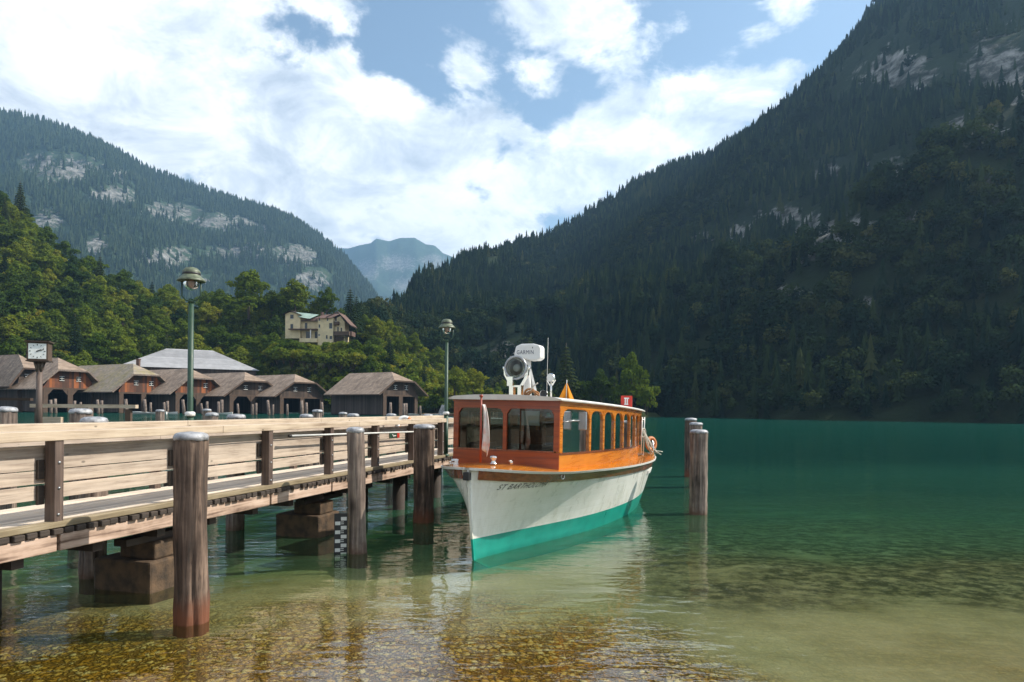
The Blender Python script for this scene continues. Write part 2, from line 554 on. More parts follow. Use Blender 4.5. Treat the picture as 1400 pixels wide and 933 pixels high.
def grid_mesh(name, X, Y, Z, mat, attr=None):
    ny, nx = X.shape
    V = np.stack([X, Y, Z], -1).reshape(-1, 3)
    i = np.arange((ny - 1) * nx).reshape(ny - 1, nx)[:, :-1].ravel()
    Fa = np.stack([i, i + 1, i + nx + 1, i + nx], 1)
    o = fast_mesh(name, V, Fa, mat, smooth=True)
    if attr:
        for k, a in attr.items():
            at_ = o.data.attributes.new(k, 'FLOAT', 'POINT')
            at_.data.foreach_set('value', a.astype(np.float32).ravel())
    return o


def bed_material():
    m, t, out = material('lake_bed')
    g = t.node('ShaderNodeNewGeometry').outputs['Position']
    s3 = t.node('ShaderNodeSeparateXYZ', ins={0: g})
    flat = t.node('ShaderNodeCombineXYZ', ins={0: s3.outputs[0], 1: s3.outputs[1], 2: 0.0}).outputs[0]
    dist = t.vmath('ADD', flat, t.vmath('MULTIPLY', t.node('ShaderNodeTexNoise', ins={'Vector': flat, 'Scale': 5.0, 'Detail': 3}).outputs[1], (.12, .12, 0)))
    v1 = t.node('ShaderNodeTexVoronoi', feature='F1', ins={'Vector': dist, 'Scale': 13.0, 'Randomness': 1.0})
    v2 = t.node('ShaderNodeTexVoronoi', feature='F1', ins={'Vector': dist, 'Scale': 31.0})
    stone = t.mapr(v1.outputs['Distance'], .25, .62, 1.0, 0.0, smooth=True)
    stone2 = t.mapr(v2.outputs['Distance'], .25, .62, 1.0, 0.0, smooth=True)
    sh = t.math('ADD', t.math('MULTIPLY', stone, .62), t.math('MULTIPLY', stone2, .38))
    tone = t.node('ShaderNodeSeparateColor', ins={0: v1.outputs['Color']}).outputs[0]
    peb = t.ramp(tone, [(.0, (.34, .17, .02)), (.35, (.50, .28, .045)), (.7, (.58, .38, .09)), (1, (.66, .52, .24))])
    dark = t.mix(t.mapr(sh, .18, .45), (.17, .095, .02), peb)
    sand = t.ramp(t.noise(flat, .9, 6, .6), [(.3, (.27, .26, .15)), (.55, (.40, .385, .25)), (.75, (.50, .47, .32))])
    # pebbles close to the shore, sand further out, weed beds to the right
    pn = t.math('ADD', s3.outputs[1], t.math('MULTIPLY', t.math('SUBTRACT', t.noise(flat, .45, 5, .6), .5), 5.0))
    px_ = t.math('ADD', pn, t.math('MULTIPLY', t.mapr(s3.outputs[0], .6, 3.5), 3.2))
    pm = t.mapr(px_, 9.9, 7.6, .12, 1.0, smooth=True)
    cc = t.mix(pm, sand, dark)
    wn = t.noise(t.vmath('MULTIPLY', flat, (.5, .8, 1)), .36, 8, .70, .6)
    zone = t.math('MULTIPLY', t.mapr(s3.outputs[1], 7.8, 10.2, 0.0, 1.0, smooth=True), t.mapr(s3.outputs[0], .2, 3.0, 0.0, 1.0, smooth=True))
    wm = t.math('MULTIPLY', t.mapr(t.math('ADD', wn, t.math('MULTIPLY', zone, .17)), .50, .64, 0.0, 1.0, smooth=True), zone)
    wm2 = t.math('MULTIPLY', t.mapr(t.noise(flat, 3.6, 6, .72), .36, .56), wm)
    cc = t.mix(t.math('MULTIPLY', wm2, .9), cc, (.040, .040, .014))
    principled(t, out, Base_Color=cc, Roughness=.9, Specular_IOR_Level=.0, Normal=bump(t, t.math('MULTIPLY', sh, pm), .9, .05))
    return m


# seen through the surface the bed lies higher than it is (refraction), so it is built at its apparent depth
bed = grid_mesh('lake_bed', XX, YY, -(.03 + .27 * Dg), bed_material())
tag(bed, kind='structure')


def water_material():
    m, t, out = material('lake_water')
    g = t.node('ShaderNodeNewGeometry').outputs['Position']
    dp = t.node('ShaderNodeAttribute', attribute_name='depth').outputs['Fac']
    yy = t.node('ShaderNodeSeparateXYZ', ins={0: g}).outputs[1]
    # ripples: long low swell, cross ripples, fine wind chop further out
    a = t.noise(t.vmath('MULTIPLY', g, (.45, 1.0, 1)), .9, 3, .5, .3)
    b = t.noise(t.vmath('MULTIPLY', g, (.6, 1.35, 1)), 3.4, 3, .5, .6)
    c = t.noise(t.vmath('MULTIPLY', g, (.7, 1.4, 1)), 9.0, 2, .5, .4)
    patch = t.mapr(t.noise(t.vmath('MULTIPLY', g, (.6, 1, 1)), .22, 3, .6), .38, .62, .25, 1.0, smooth=True)
    h = t.math('ADD', t.math('MULTIPLY', a, .55), t.math('MULTIPLY', t.math('MULTIPLY', b, patch), .22))
    h = t.math('ADD', h, t.math('MULTIPLY', t.math('MULTIPLY', c, patch), .045))
    nrm = bump(t, h, 1.0, .072)
    fr = t.node('ShaderNodeFresnel', ins={'IOR': 1.6, 'Normal': nrm}).outputs[0]
    gl = t.node('ShaderNodeBsdfGlossy', ins={'Color': (1, 1, 1), 'Roughness': .02, 'Normal': nrm})
    tint = t.ramp(t.mapr(dp, 0.2, 4.0), [(0, (1, .96, .82)), (.08, (.84, .94, .74)), (.18, (.56, .87, .68)), (.6, (.30, .74, .56)), (1, (.08, .50, .40))])
    tr = t.node('ShaderNodeBsdfTransparent', ins={'Color': tint})
    df = t.node('ShaderNodeBsdfDiffuse', ins={'Color': t.ramp(t.mapr(dp, .5, 6.0), [(0, (.10, .18, .08)), (.18, (.05, .165, .085)), (.4, (.018, .092, .055)), (1, (.005, .040, .030))])})
    turb = t.ramp(t.mapr(dp, .3, 5.0), [(0, (.0, .0, .0)), (.04, (.05, .05, .05)), (.14, (.20, .20, .20)), (.4, (.50, .50, .50)), (.9, (.97, .97, .97))])
    body = t.node('ShaderNodeMixShader', ins={0: turb, 1: tr, 2: df})
    fr = t.math('MINIMUM', fr, t.mapr(yy, 12.0, 90.0, .62, .36))      # wavelets facing the viewer keep far water from mirroring fully
    mxx = t.node('ShaderNodeMixShader', ins={0: fr, 1: body, 2: gl})
    t.l.new(mxx.outputs[0], out.inputs[0])
    return m


water = grid_mesh('lake_water', XX, YY, 0 * Dg, water_material(), {'depth': Dg})
tag(water, kind='structure')


# ------------------------------------------------------------------ mountains
def blobmask(px, py, blobs):
    s = 0
    for (bx, by, rx, ry) in blobs:
        q = ((px - bx) / rx) ** 2 + ((py - by) / ry) ** 2
        s = max(s, math.exp(-q * .85))
    return s


class Mountain:
    def __init__(s, name, ridge, base, nu, nv, amp, nscale, mat, rocks, px0, px1, prof=1.0, seed=0, back=.6):
        s.px = np.linspace(px0, px1, nu)
        s.nu, s.nv = nu, nv
        nb = max(4, nv // 6)
        P = np.zeros((nv + nb, nu, 3)); Rk = np.zeros((nv + nb, nu))
        for i, px in enumerate(s.px):
            ry, rY = interp(ridge, px)
            bY, bz = interp(base, px)
            top = at(px, ry, rY)
            kx = unroll(px, PY)[0] / F
            for j in range(nv + nb):
                v = j / (nv - 1)
                if v <= 1:
                    Y = bY + (rY - bY) * v
                    z = bz + (top.z - bz) * (v ** prof)
                    env = min(1, v * 6) * min(1, (1 - v) * 5 + .12)
                else:
                    w = (v - 1) * 6
                    Y = rY + (rY - bY) * (v - 1) * 3
                    z = top.z * (1 - back * w * .6)
                    env = .5
                X = kx * Y
                nz = fbm(X * nscale, Y * nscale, seed, 6) + .9 * (1 - abs(fbm(X * nscale * .6 + 5, Y * nscale * .3, seed + 4, 4)) * 2) * .35
                z2 = z + amp * env * nz
                dx = amp * .25 * env * fbm(X * nscale * 2, Y * nscale * 2, seed + 9, 4)
                P[j, i] = (X + dx, Y - dx, z2)
                if rocks:
                    pxx = PX + (X + dx) / (Y - dx) * F
                    pyy = PY + (X / Y * F) * RHO - (z2 - EYE) / Y * F
                    Rk[j, i] = blobmask(pxx, pyy, rocks)
        s.P, s.Rk = P, Rk
        s.o = grid_mesh(name, P[..., 0], P[..., 1], P[..., 2], mat, {'rock': Rk})
        tag(s.o, kind='structure')

    def sample(s, n, vlo=0.0, vhi=1.0, plo=None, phi=None, rockcut=.3, rockn=.02, seed=1):
        """random points on the slope, even per square metre"""
        r = np.random.default_rng(seed)
        a = s.P[:s.nv]
        d1 = a[1:, :-1] - a[:-1, :-1]; d2 = a[:-1, 1:] - a[:-1, :-1]
        area = np.linalg.norm(np.cross(d1, d2), axis=-1)
        w = area.copy()
        vs = np.linspace(0, 1, s.nv)[:-1]
        w[(vs < vlo) | (vs > vhi)] = 0
        if plo is not None:
            w[:, (s.px[:-1] < plo) | (s.px[:-1] > phi)] = 0
        w = w.ravel() / w.sum()
        idx = r.choice(len(w), n, p=w)
        j, i = idx // (s.nu - 1), idx % (s.nu - 1)
        fu, fv = r.random(n)[:, None], r.random(n)[:, None]
        A = a[j, i] * (1 - fu) * (1 - fv) + a[j, i + 1] * fu * (1 - fv) + a[j + 1, i] * (1 - fu) * fv + a[j + 1, i + 1] * fu * fv
        rk = s.Rk[j, i]
        keep = []
        for q in range(n):
            m = rk[q] + .55 * fbm(A[q, 0] * rockn, A[q, 1] * rockn, A[q, 2] * rockn * .7, 4)
            keep.append(m < rockcut or r.random() < .07)
        return A[np.array(keep)]


def merge_trees(name, pts, protos, sizes, mat, tones, seed=3):
    """one merged mass of many small trees; protos: list of (V, F)"""
    r = np.random.default_rng(seed)
    Vs, Fs, Ts, off = [], [], [], 0
    pick = r.integers(0, len(protos), len(pts))
    if callable(sizes):
        hs = np.array([sizes(p) for p in pts])
    else:
        hs = r.uniform(*sizes, len(pts))
    for k, (PV, PF, kindtone) in enumerate(protos):
        sel = np.where(pick == k)[0]
        if not len(sel):
            continue
        a = r.uniform(0, 2 * np.pi, len(sel)); h = hs[sel]; wd = h * r.uniform(.85, 1.25, len(sel))
        ca, sa = np.cos(a), np.sin(a)
        X = (PV[None, :, 0] * ca[:, None] - PV[None, :, 1] * sa[:, None]) * wd[:, None] + pts[sel, 0][:, None]
        Y = (PV[None, :, 0] * sa[:, None] + PV[None, :, 1] * ca[:, None]) * wd[:, None] + pts[sel, 1][:, None]
        Z = PV[None, :, 2] * h[:, None] + pts[sel, 2][:, None] - .03 * h[:, None]
        Vs.append(np.stack([X, Y, Z], -1).reshape(-1, 3))
        Fs.append((PF[None] + (np.arange(len(sel)) * len(PV))[:, None, None]).reshape(-1, 3) + off)
        tt = r.normal(tones, .22, len(sel)) + kindtone
        Ts.append(np.repeat(tt, len(PV)))
        off += len(sel) * len(PV)
    return fast_mesh(name, np.concatenate(Vs), np.concatenate(Fs), mat, tone=np.concatenate(Ts))


def proto_conifer(tiers=6, n=7, seed=0, slim=.17):
    r = np.random.default_rng(seed)
    V, Fa = [], []
    for t in range(tiers):
        f = t / tiers
        z0 = .10 + .80 * f
        rad = slim * (1 - f) ** .8 * r.uniform(.8, 1.15) + .012
        zt = z0 + .9 / tiers * 1.55
        top = len(V)
        V.append((0, 0, min(zt, 1.0)))
        ring = []
        for k in range(n * 2):
            a = math.pi * k / n + r.uniform(-.15, .15)
            rr = rad * (r.uniform(.85, 1.2) if k % 2 == 0 else r.uniform(.35, .6))
            ring.append(len(V))
            V.append((math.cos(a) * rr, math.sin(a) * rr, z0 - (.03 if k % 2 == 0 else -.02) + r.uniform(-.015, .015)))
        for k in range(n * 2):
            Fa.append((top, ring[k], ring[(k + 1) % (n * 2)]))
    return np.array(V), np.array(Fa), -.12


def leaf_cloud(lobes, count, size, seed=0, up=.25, quads=False):
    """leaf clumps on the shells of several lobes; returns triangles"""
    r = np.random.default_rng(seed)
    wts = np.array([l[3] * l[4] for l in lobes]) ** 1.2
    wts = wts / wts.sum()
    V, Fa = [], []
    for _ in range(count):
        cx, cy_, cz, rh, rv = lobes[r.choice(len(lobes), p=wts)]
        d = r.normal(size=3); d /= np.linalg.norm(d)
        if d[2] < -.5:
            d[2] *= -.6
        q = r.uniform(.55, 1.05) ** .5
        p = np.array([cx, cy_, cz]) + d * np.array([rh, rh, rv]) * q
        nrm = d * 1.0 + r.normal(size=3) * .55 + np.array([0, 0, up])
        nrm /= np.linalg.norm(nrm)
        e1 = np.cross(nrm, r.normal(size=3)); e1 /= np.linalg.norm(e1)
        e2 = np.cross(nrm, e1)
        sz = size * r.uniform(.6, 1.35)
        b = len(V)
        V += [tuple(p + e1 * sz * .5), tuple(p + e2 * sz * .55), tuple(p - e1 * sz * .5 + e2 * .1 * sz), tuple(p - e2 * sz * .55)]
        Fa += [(b, b + 1, b + 2), (b, b + 2, b + 3)]
    return np.array(V), np.array(Fa)


def proto_round(seed, count=60, size=.16):
    r = np.random.default_rng(seed)
    lobes = [(0, 0, .60, .27, .34)]
    for k in range(6):
        a = r.uniform(0, 6.28)
        lobes.append((math.cos(a) * .2, math.sin(a) * .2, r.uniform(.35, .82), r.uniform(.13, .2), r.uniform(.12, .18)))
    V, Fa = leaf_cloud(lobes, count, size, seed)
    return V, Fa, .06


CONS = [proto_conifer(6, 6, s, .15 + .02 * (s % 3)) for s in range(4)]
CONS_L = [proto_conifer(3, 4, s, .19) for s in range(3)]
RNDS = [proto_round(s, 80, .15) for s in range(5)]

RNDS_D = [proto_round(20 + s, 330, .075) for s in range(5)]
CONS_D = [proto_conifer(11, 8, 40 + s, .16) for s in range(2)]

# the high forested mountain to the right; it goes on beyond the frame, raised there unseen to shade this slope
ridgeR = [(470, 470, 330), (520, 440, 420), (545, 415, 520), (575, 388, 640), (640, 355, 760), (700, 337, 850), (780, 305, 900), (870, 250, 880), (960, 220, 840), (1050, 172, 780), (1110, 118, 760),
          (1150, 62, 740), (1190, 5, 720), (1260, -70, 720), (1400, -180, 740), (1600, -260, 760), (1900, -290, 760), (2300, -230, 700), (2600, -150, 640)]
baseR = [(470, 300, -.5), (560, 320, -.5), (660, 330, -.5), (760, 300, -.5), (890, 235, -.5), (1100, 190, -.5), (1400, 158, -.5), (1700, 150, -.5), (2100, 170, -.5), (2600, 200, -.5)]
rocksR = [(1220, 100, 60, 30), (1370, 95, 60, 50), (1320, 185, 50, 22), (1110, 325, 50, 32), (1170, 320, 55, 26), (1060, 300, 40, 18), (1080, 410, 35, 14), (1010, 318, 20, 12),
          (960, 325, 22, 8), (1220, 240, 40, 20), (1250, 300, 35, 16), (1130, 240, 26, 12), (1180, 410, 20, 16), (700, 480, 40, 14), (650, 500, 30, 10), (1340, 250, 30, 16)]
mtR = Mountain('mountain_right', ridgeR, baseR, 260, 110, 34, .0065, M['mountain'], rocksR, 470, 2600, prof=1.05, seed=1)

# the far mountain to the left with pale rock faces, and the blue one at the end of the valley
ridgeL = [(-500, 90, 2000), (-100, 140, 2100), (0, 157, 2200), (60, 166, 2200), (130, 196, 2250), (200, 232, 2300), (300, 272, 2350), (370, 291, 2400), (430, 322, 2450), (470, 352, 2450),
          (500, 388, 2400), (530, 430, 2300), (580, 500, 2200), (640, 540, 2200)]
baseL = [(-500, 900, 10), (0, 1000, 10), (300, 1150, 10), (640, 1300, 5)]
rocksL = [(90, 235, 60, 26), (150, 268, 50, 22), (55, 222, 40, 20), (230, 290, 50, 18), (300, 305, 60, 16), (345, 312, 36, 14), (130, 335, 22, 18), (220, 355, 50, 22), (330, 345, 60, 18), (400, 350, 50, 20),
          (60, 300, 30, 20), (260, 385, 40, 14), (170, 240, 40, 10), (420, 385, 40, 20)]
mtL = Mountain('mountain_left', ridgeL, baseL, 230, 90, 95, .0021, M['farrock'], rocksL, -500, 640, prof=1.1, seed=21)

ridgeD = [(400, 330, 6500), (450, 338, 6400), (468, 340, 6000), (486, 338, 5300), (505, 334, 5200), (512, 328, 5200), (530, 331, 5200), (545, 326, 5200), (565, 325, 5200), (580, 334, 5200), (592, 336, 5200),
          (604, 347, 5200), (622, 354, 5200), (650, 375, 5200), (720, 430, 5200), (800, 480, 5200)]
baseD = [(400, 3300, 0), (800, 3300, 0)]
rocksD = [(540, 360, 40, 16), (590, 358, 26, 14), (500, 370, 26, 20), (560, 390, 40, 16)]
mtD = Mountain('mountain_far', ridgeD, baseD, 150, 60, 120, .0016, M['farrock'], rocksD, 400, 800, prof=1.2, seed=31)

# the near wooded hill on the left behind the boathouses (ridge heights are the ground under the tree tops)
ridgeH = [(-500, 150, 430), (-150, 215, 430), (0, 285, 420), (40, 318, 415), (70, 355, 410), (130, 392, 400), (190, 422, 390), (240, 432, 380), (300, 432, 370), (350, 430, 360), (400, 428, 345),
          (450, 440, 340), (480, 448, 340), (540, 458, 350), (600, 505, 340), (650, 545, 330), (700, 556, 330)]
baseH = [(-500, 215, .4), (0, 245, .4), (200, 265, .4), (450, 262, .4), (600, 258, .2), (700, 262, -.3)]
mtH = Mountain('hill', ridgeH, baseH, 180, 60, 5, .03, M['hill'], [], -500, 700, prof=.85, seed=41, back=.3)

# forests (far-off masses)
ptsR = mtR.sample(27000, .0, 1.0, 470, 1560, rockcut=.25, rockn=.03, seed=5)
kR = np.array([fbm(p[0] * .006, p[1] * .006, 2, 3) * .6 + .0014 * (p[2] - 110) + random.gauss(0, .16) for p in ptsR])
con = kR > -.16
f1 = merge_trees('mountain_forest', ptsR[con], CONS, lambda p: random.uniform(6.5, 10) + 7 * random.random() ** 2.5, M['farforest'], .42, 1)
tag(f1, 'dark conifer forest covering the high mountain across the lake', 'forest', kind='stuff')
woodR = ptsR[~con]
near_ = woodR[:, 1] < 420
f2 = merge_trees('mountain_woodland', woodR[~near_], RNDS, lambda p: random.uniform(6, 11), M['farforest'], .40, 2)
f2b = merge_trees('shore_woodland', woodR[near_], RNDS_D + CONS_D, lambda p: random.uniform(7, 14) * (.75 if p[1] < 230 else 1), M['farforest'], .40, 12)
tag(f2b, 'dark mixed wood along the far shore at the foot of the mountain', 'forest', kind='stuff')
tag(f2, 'darker broadleaf woodland on the lower slopes of the mountain across the lake', 'forest', kind='stuff')
ptsR2 = mtR.sample(2600, .0, 1.0, 1560, 2600, rockcut=.34, seed=6)
f3 = merge_trees('side_forest', ptsR2, CONS, lambda p: random.uniform(10, 18), M['farforest'], .45, 4)
tag(f3, 'conifer forest on the mountain beyond the right edge', 'forest', kind='stuff')
ptsL = mtL.sample(25000, .05, 1.0, -200, 640, rockcut=.72, rockn=.006, seed=7)
f4 = merge_trees('far_forest', ptsL, CONS_L, lambda p: random.uniform(13, 30), M['farneedle'], .5, 5)
tag(f4, 'distant blue green spruce forest on the far left mountain with pale rock faces', 'forest', kind='stuff')
# the air of the valley
hz = MB()
hz.box(-3400, 2600, -400, 9500, -11, 1330)
m_, t_, out_ = material('valley_air')
t_.l.new(t_.node('ShaderNodeVolumePrincipled', ins={'Color': (.38, .66, 1.0), 'Density': .00014, 'Anisotropy': .35}).outputs[0], out_.inputs[1])
tag(hz.build('haze', m_), 'blue haze filling the valley between the mountains', kind='stuff')


# ------------------------------------------------------------------ trees of the near hill and the promontory
def tree_variant(kind, seed):
    r = np.random.default_rng(seed)
    rr = random.Random(seed)
    if kind == 'broadleaf':
        lobes = [(0, 0, .52, .25, .33), (rr.uniform(-.08, .08), rr.uniform(-.08, .08), .82, .13, .17)]
        for k in range(20):
            a = k * 2.4 + rr.uniform(-.4, .4); q = rr.uniform(.16, .36); z = rr.uniform(.16, .86)
            q *= 1.0 if z < .7 else .65
            lobes.append((math.cos(a) * q * rr.uniform(.8, 1.2), math.sin(a) * q, z, rr.uniform(.055, .15), rr.uniform(.045, .11)))
        V, Fa = leaf_cloud(lobes, 3000, .043, seed, up=.3)
    elif kind == 'bush':
        lobes = [(0, 0, .45, .42, .40)]
        for k in range(12):
            a = k * 2.4 + rr.uniform(-.4, .4); q = rr.uniform(.2, .48)
            lobes.append((math.cos(a) * q, math.sin(a) * q, rr.uniform(.2, .75), rr.uniform(.14, .24), rr.uniform(.12, .2)))
        V, Fa = leaf_cloud(lobes, 1300, .085, seed, up=.3)
    else:                                # spruce: drooping whorls of needle sprays
        V, Fa = [], []
        nt = 17
        for t in range(nt):
            f = t / nt
            z = .13 + .84 * f
            rad = .205 * (1 - f) ** .85 + .012
            nb = max(5, int(13 * (1 - f)) + 4)
            for k in range(nb):
                a = 2 * math.pi * (k + rr.random() * .7) / nb
                L = rad * rr.uniform(.65, 1.15)
                dx, dy = math.cos(a), math.sin(a)
                segs = 4
                for q in range(segs):
                    s0, s1 = q / segs, (q + 1.25) / segs
                    w = .035 * (1 - s0 * .6) + .008
                    for side in (-1, 1):
                        b = len(V)
                        droop = .10 * L / .2
                        zz0 = z - droop * s0 * s0 * .6; zz1 = z - droop * s1 * s1 * .6
                        tx, ty = -dy * side, dx * side
                        V += [(dx * L * s0, dy * L * s0, zz0), (dx * L * s1, dy * L * s1, zz1),
                              (dx * L * (s1 * .8 + s0 * .2) + tx * w, dy * L * (s1 * .8 + s0 * .2) + ty * w, (zz0 + zz1) / 2 - .022 - rr.random() * .015)]
                        Fa.append((b, b + 1, b + 2))
        V, Fa = np.array(V), np.array(Fa)
    return V, Fa


def make_tree(kind, seed, mat):
    V, Fa = tree_variant(kind, seed)
    r = random.Random(seed)
    tone = np.random.default_rng(seed).normal(.5, .15, len(V))
    root = empty({'broadleaf': 'broadleaf_tree', 'bush': 'bush', 'spruce': 'spruce_tree'}[kind])
    fast_mesh('crown', V, Fa, mat, tone=tone, parent=root)
    b = MB()
    if kind == 'spruce':
        b.tube([(0, 0, -.05), (0, 0, .5), (0, 0, .98)], [.016, .010, .003], 7)
    elif kind == 'bush':
        for k in range(5):
            a = k * 1.25
            b.tube([(0, 0, -.08), (math.cos(a) * .12, math.sin(a) * .12, .25), (math.cos(a) * .26, math.sin(a) * .26, .55)], [.02, .014, .006], 6)
    else:
        b.tube([(0, 0, -.06), (.01, 0, .2), (.0, .01, .45), (0, 0, .75)], [.026, .02, .014, .006], 8)
        for k in range(7):
            a = k * 2.1 + r.random(); z0 = r.uniform(.2, .5); q = r.uniform(.16, .27)
            b.tube([(0, 0, z0), (math.cos(a) * q * .5, math.sin(a) * q * .5, z0 + .09), (math.cos(a) * q, math.sin(a) * q, z0 + .24)], [.011, .008, .003], 6)
    b.build('trunk', M['bark'], root)
    return root


VAR = {'broadleaf': [(make_tree('broadleaf', 100 + s, M['leaf']), []) for s in range(5)],
       'dark': [(make_tree('broadleaf', 120 + s, M['leafdark']), []) for s in range(2)],
       'bush': [(make_tree('bush', 140 + s, M['leaf']), []) for s in range(3)],
       'spruce': [(make_tree('spruce', 160 + s, M['needle']), []) for s in range(2)]}
used = set()


def plant(kind, p, h, label, group, wide=1.0):
    proto = random.choice(VAR[kind])[0]
    if proto.name in used:
        o = copy_tree(proto)
    else:
        used.add(proto.name); o = proto
    o.location = p
    o.rotation_euler = (0, 0, random.uniform(0, 6.28))
    o.scale = (h * wide, h * wide, h)
    cat = {'bush': 'bush', 'dark': 'tree'}.get(kind, 'tree')
    tag(o, label, cat, group)
    if kind == 'dark':
        o.name = 'shade_tree'
    return o


def ground_hill(x, y):                   # nearest height on the hill
    a = mtH.P.reshape(-1, 3)
    d = (a[:, 0] - x) ** 2 + (a[:, 1] - y) ** 2
    i = np.argsort(d)[:3]
    w = 1 / (d[i] + 1e-3)
    return float((a[i, 2] * w).sum() / w.sum())


HOUSE_Y = 292.0
hp = mtH.sample(2600, 0.0, 1.0, -150, 690, rockcut=9, seed=12)
placed = []
random.seed(5)
cand = []
for p in hp:
    px = PX + p[0] / p[1] * F
    py = PY + (p[0] / p[1] * F) * RHO - (p[2] - EYE) / p[1] * F
    cand.append((p[1], px, py, p))
cand.sort(key=lambda c: c[0])
ncount = {'broadleaf': 0, 'dark': 0, 'bush': 0, 'spruce': 0}
for (Y, px, py, p) in cand:
    if sum(ncount.values()) >= 330:
        break
    if px < -60 and random.random() < .6:
        continue
    gap = 10.5
    if any((q[0] - p[0]) ** 2 + (q[1] - p[1]) ** 2 < gap * gap for q in placed):
        continue
    if 376 < px < 500 and 281 < Y < 322:   # the clearing of the house
        continue
    if Y < 258 and px < 600:
        continue
    low = 376 < px < 500 and Y <= 281      # nothing tall in front of the house
    h = random.uniform(12, 18) if px < 250 else random.uniform(10, 15.5)
    k = random.random()
    if px > 560:
        h *= .72
    if low:
        kind, h = ('bush', random.uniform(5, 8.5))
        if Y > 272:
            h = random.uniform(3.5, 5.5)
    elif k < .07:
        kind = 'spruce'; h *= 1.15
    elif k < .25:
        kind = 'dark'
    elif px > 470 and k < .5:
        kind = 'bush'; h *= .72
    else:
        kind = 'broadleaf'
    placed.append((p[0], p[1]))
    where = 'on the steep hill behind the left boathouses' if px < 250 else ('on the slope around the cream house' if px < 500 else 'on the low slope behind the single boathouse')
    lab = {'broadleaf': 'bright green broadleaf tree ', 'dark': 'dark green broadleaf tree ', 'bush': 'round green bush ', 'spruce': 'dark pointed spruce '}[kind] + where
    plant(kind, p, h, lab, {'broadleaf': 'broadleaf trees ', 'dark': 'dark trees ', 'bush': 'bushes ', 'spruce': 'spruces '}[kind] + where, random.uniform(1.0, 1.25) if kind != 'spruce' else 1)
    ncount[kind] += 1
ug = mtH.sample(5200, 0.0, .95, -150, 700, rockcut=9, seed=19)
ug = np.array([p for p in ug if not (376 < PX + p[0] / p[1] * F < 500 and 279 < p[1] < 322)])
tag(merge_trees('undergrowth', ug, RNDS, lambda p: random.uniform(3, 6.5), M['leaf'], .40, 8), 'green undergrowth between the trees of the near hill', 'undergrowth', kind='stuff')
for i, px in enumerate(range(380, 492, 9)):
    for (Y, ty) in ((279, 466), (272, 476)):
        p = at(px + random.uniform(-4, 4), ty + random.uniform(-4, 4) - (3 if px < 412 else 0), Y + random.uniform(-3, 3))
        h = random.uniform(6, 9)
        plant('bush', (p.x, p.y, p.z - h), h, 'round green bush in the dense hedge below the cream house', 'bushes below the cream house', 1.1)
# trees on the skyline that can be told apart: (x, top y, Y, kind, height, label)
for (px, ty, Y, kind, h, wide, label) in [
        (28, 246, 405, 'spruce', 24, 1.0, 'tall dark spruce standing out above the left hill crest'),
        (341, 368, 322, 'broadleaf', 22, 1.15, 'tallest rounded broadleaf tree left of the cream house'),
        (404, 382, 326, 'broadleaf', 17, 1.35, 'wide broadleaf tree just above the cream house roof'),
        (372, 396, 330, 'dark', 15, 1.1, 'dark broadleaf tree between the tallest tree and the house roof'),
        (447, 392, 328, 'broadleaf', 16, .85, 'narrow broadleaf tree behind the gable of the cream house'),
        (479, 391, 312, 'spruce', 21, 1.1, 'dark spruce right beside the cream house'),
        (487, 402, 318, 'spruce', 17, 1.0, 'shorter spruce right of the dark spruce by the house'),
        (300, 395, 350, 'broadleaf', 16, 1.1, 'broadleaf tree on the skyline right of the tall street lamp'),
        (228, 388, 372, 'broadleaf', 16, 1.1, 'broadleaf tree on the skyline left of the tall street lamp'),
        (648, 503, 250, 'broadleaf', 12, 1.25, 'yellow green tree on the shore behind the second lamp'),
        (622, 500, 262, 'broadleaf', 13, 1.1, 'green tree on the shore left of the yellow green tree'),
        (774, 467, 225, 'spruce', 22, 1.25, 'slender spruce rising behind the boat roof'),
        (822, 503, 225, 'dark', 14, .85, 'dark green tree on the promontory left of the tallest one'),
        (864, 481, 218, 'broadleaf', 19.5, .72, 'tallest sunlit tree on the promontory at the boat stern'),
        (884, 520, 214, 'bush', 10, .7, 'leafy bush leaning over the water at the tip of the promontory'),
        (793, 515, 228, 'bush', 10, .9, 'bright green bush behind the orange pennant of the boat'),
        (745, 533, 232, 'bush', 7, 1.0, 'low bush on the promontory behind the boat horn'),
        (845, 520, 222, 'bush', 9, .9, 'bush between the two promontory trees'),
        (700, 520, 236, 'dark', 11, 1.1, 'dark tree on the shore behind the searchlight')]:
    p = at(px, ty, Y)
    plant(kind, (p.x, p.y, p.z - h), h, label, None, wide)
pm = MB()                                # low promontory the trees stand on
ring = []
for k in range(28):
    a = 2 * math.pi * k / 28
    ring.append((at(790, 560, 226).x + math.cos(a) * 28 * (1 + .12 * math.sin(3 * a)), 228 + math.sin(a) * 15, -.6))
top = [(x * .9 + at(790, 560, 226).x * .1, y * .9 + 22.8, 1.1 + .4 * math.sin(i)) for i, (x, y, z) in enumerate(ring)]
pm.add(ring + top + [(at(790, 560, 226).x, 228, 2.6)], [(i, (i + 1) % 28, (i + 1) % 28 + 28, i + 28) for i in range(28)] + [(28 + i, 28 + (i + 1) % 28, 56) for i in range(28)], smooth=True)
tag(pm.build('promontory', M['hill']), kind='structure')


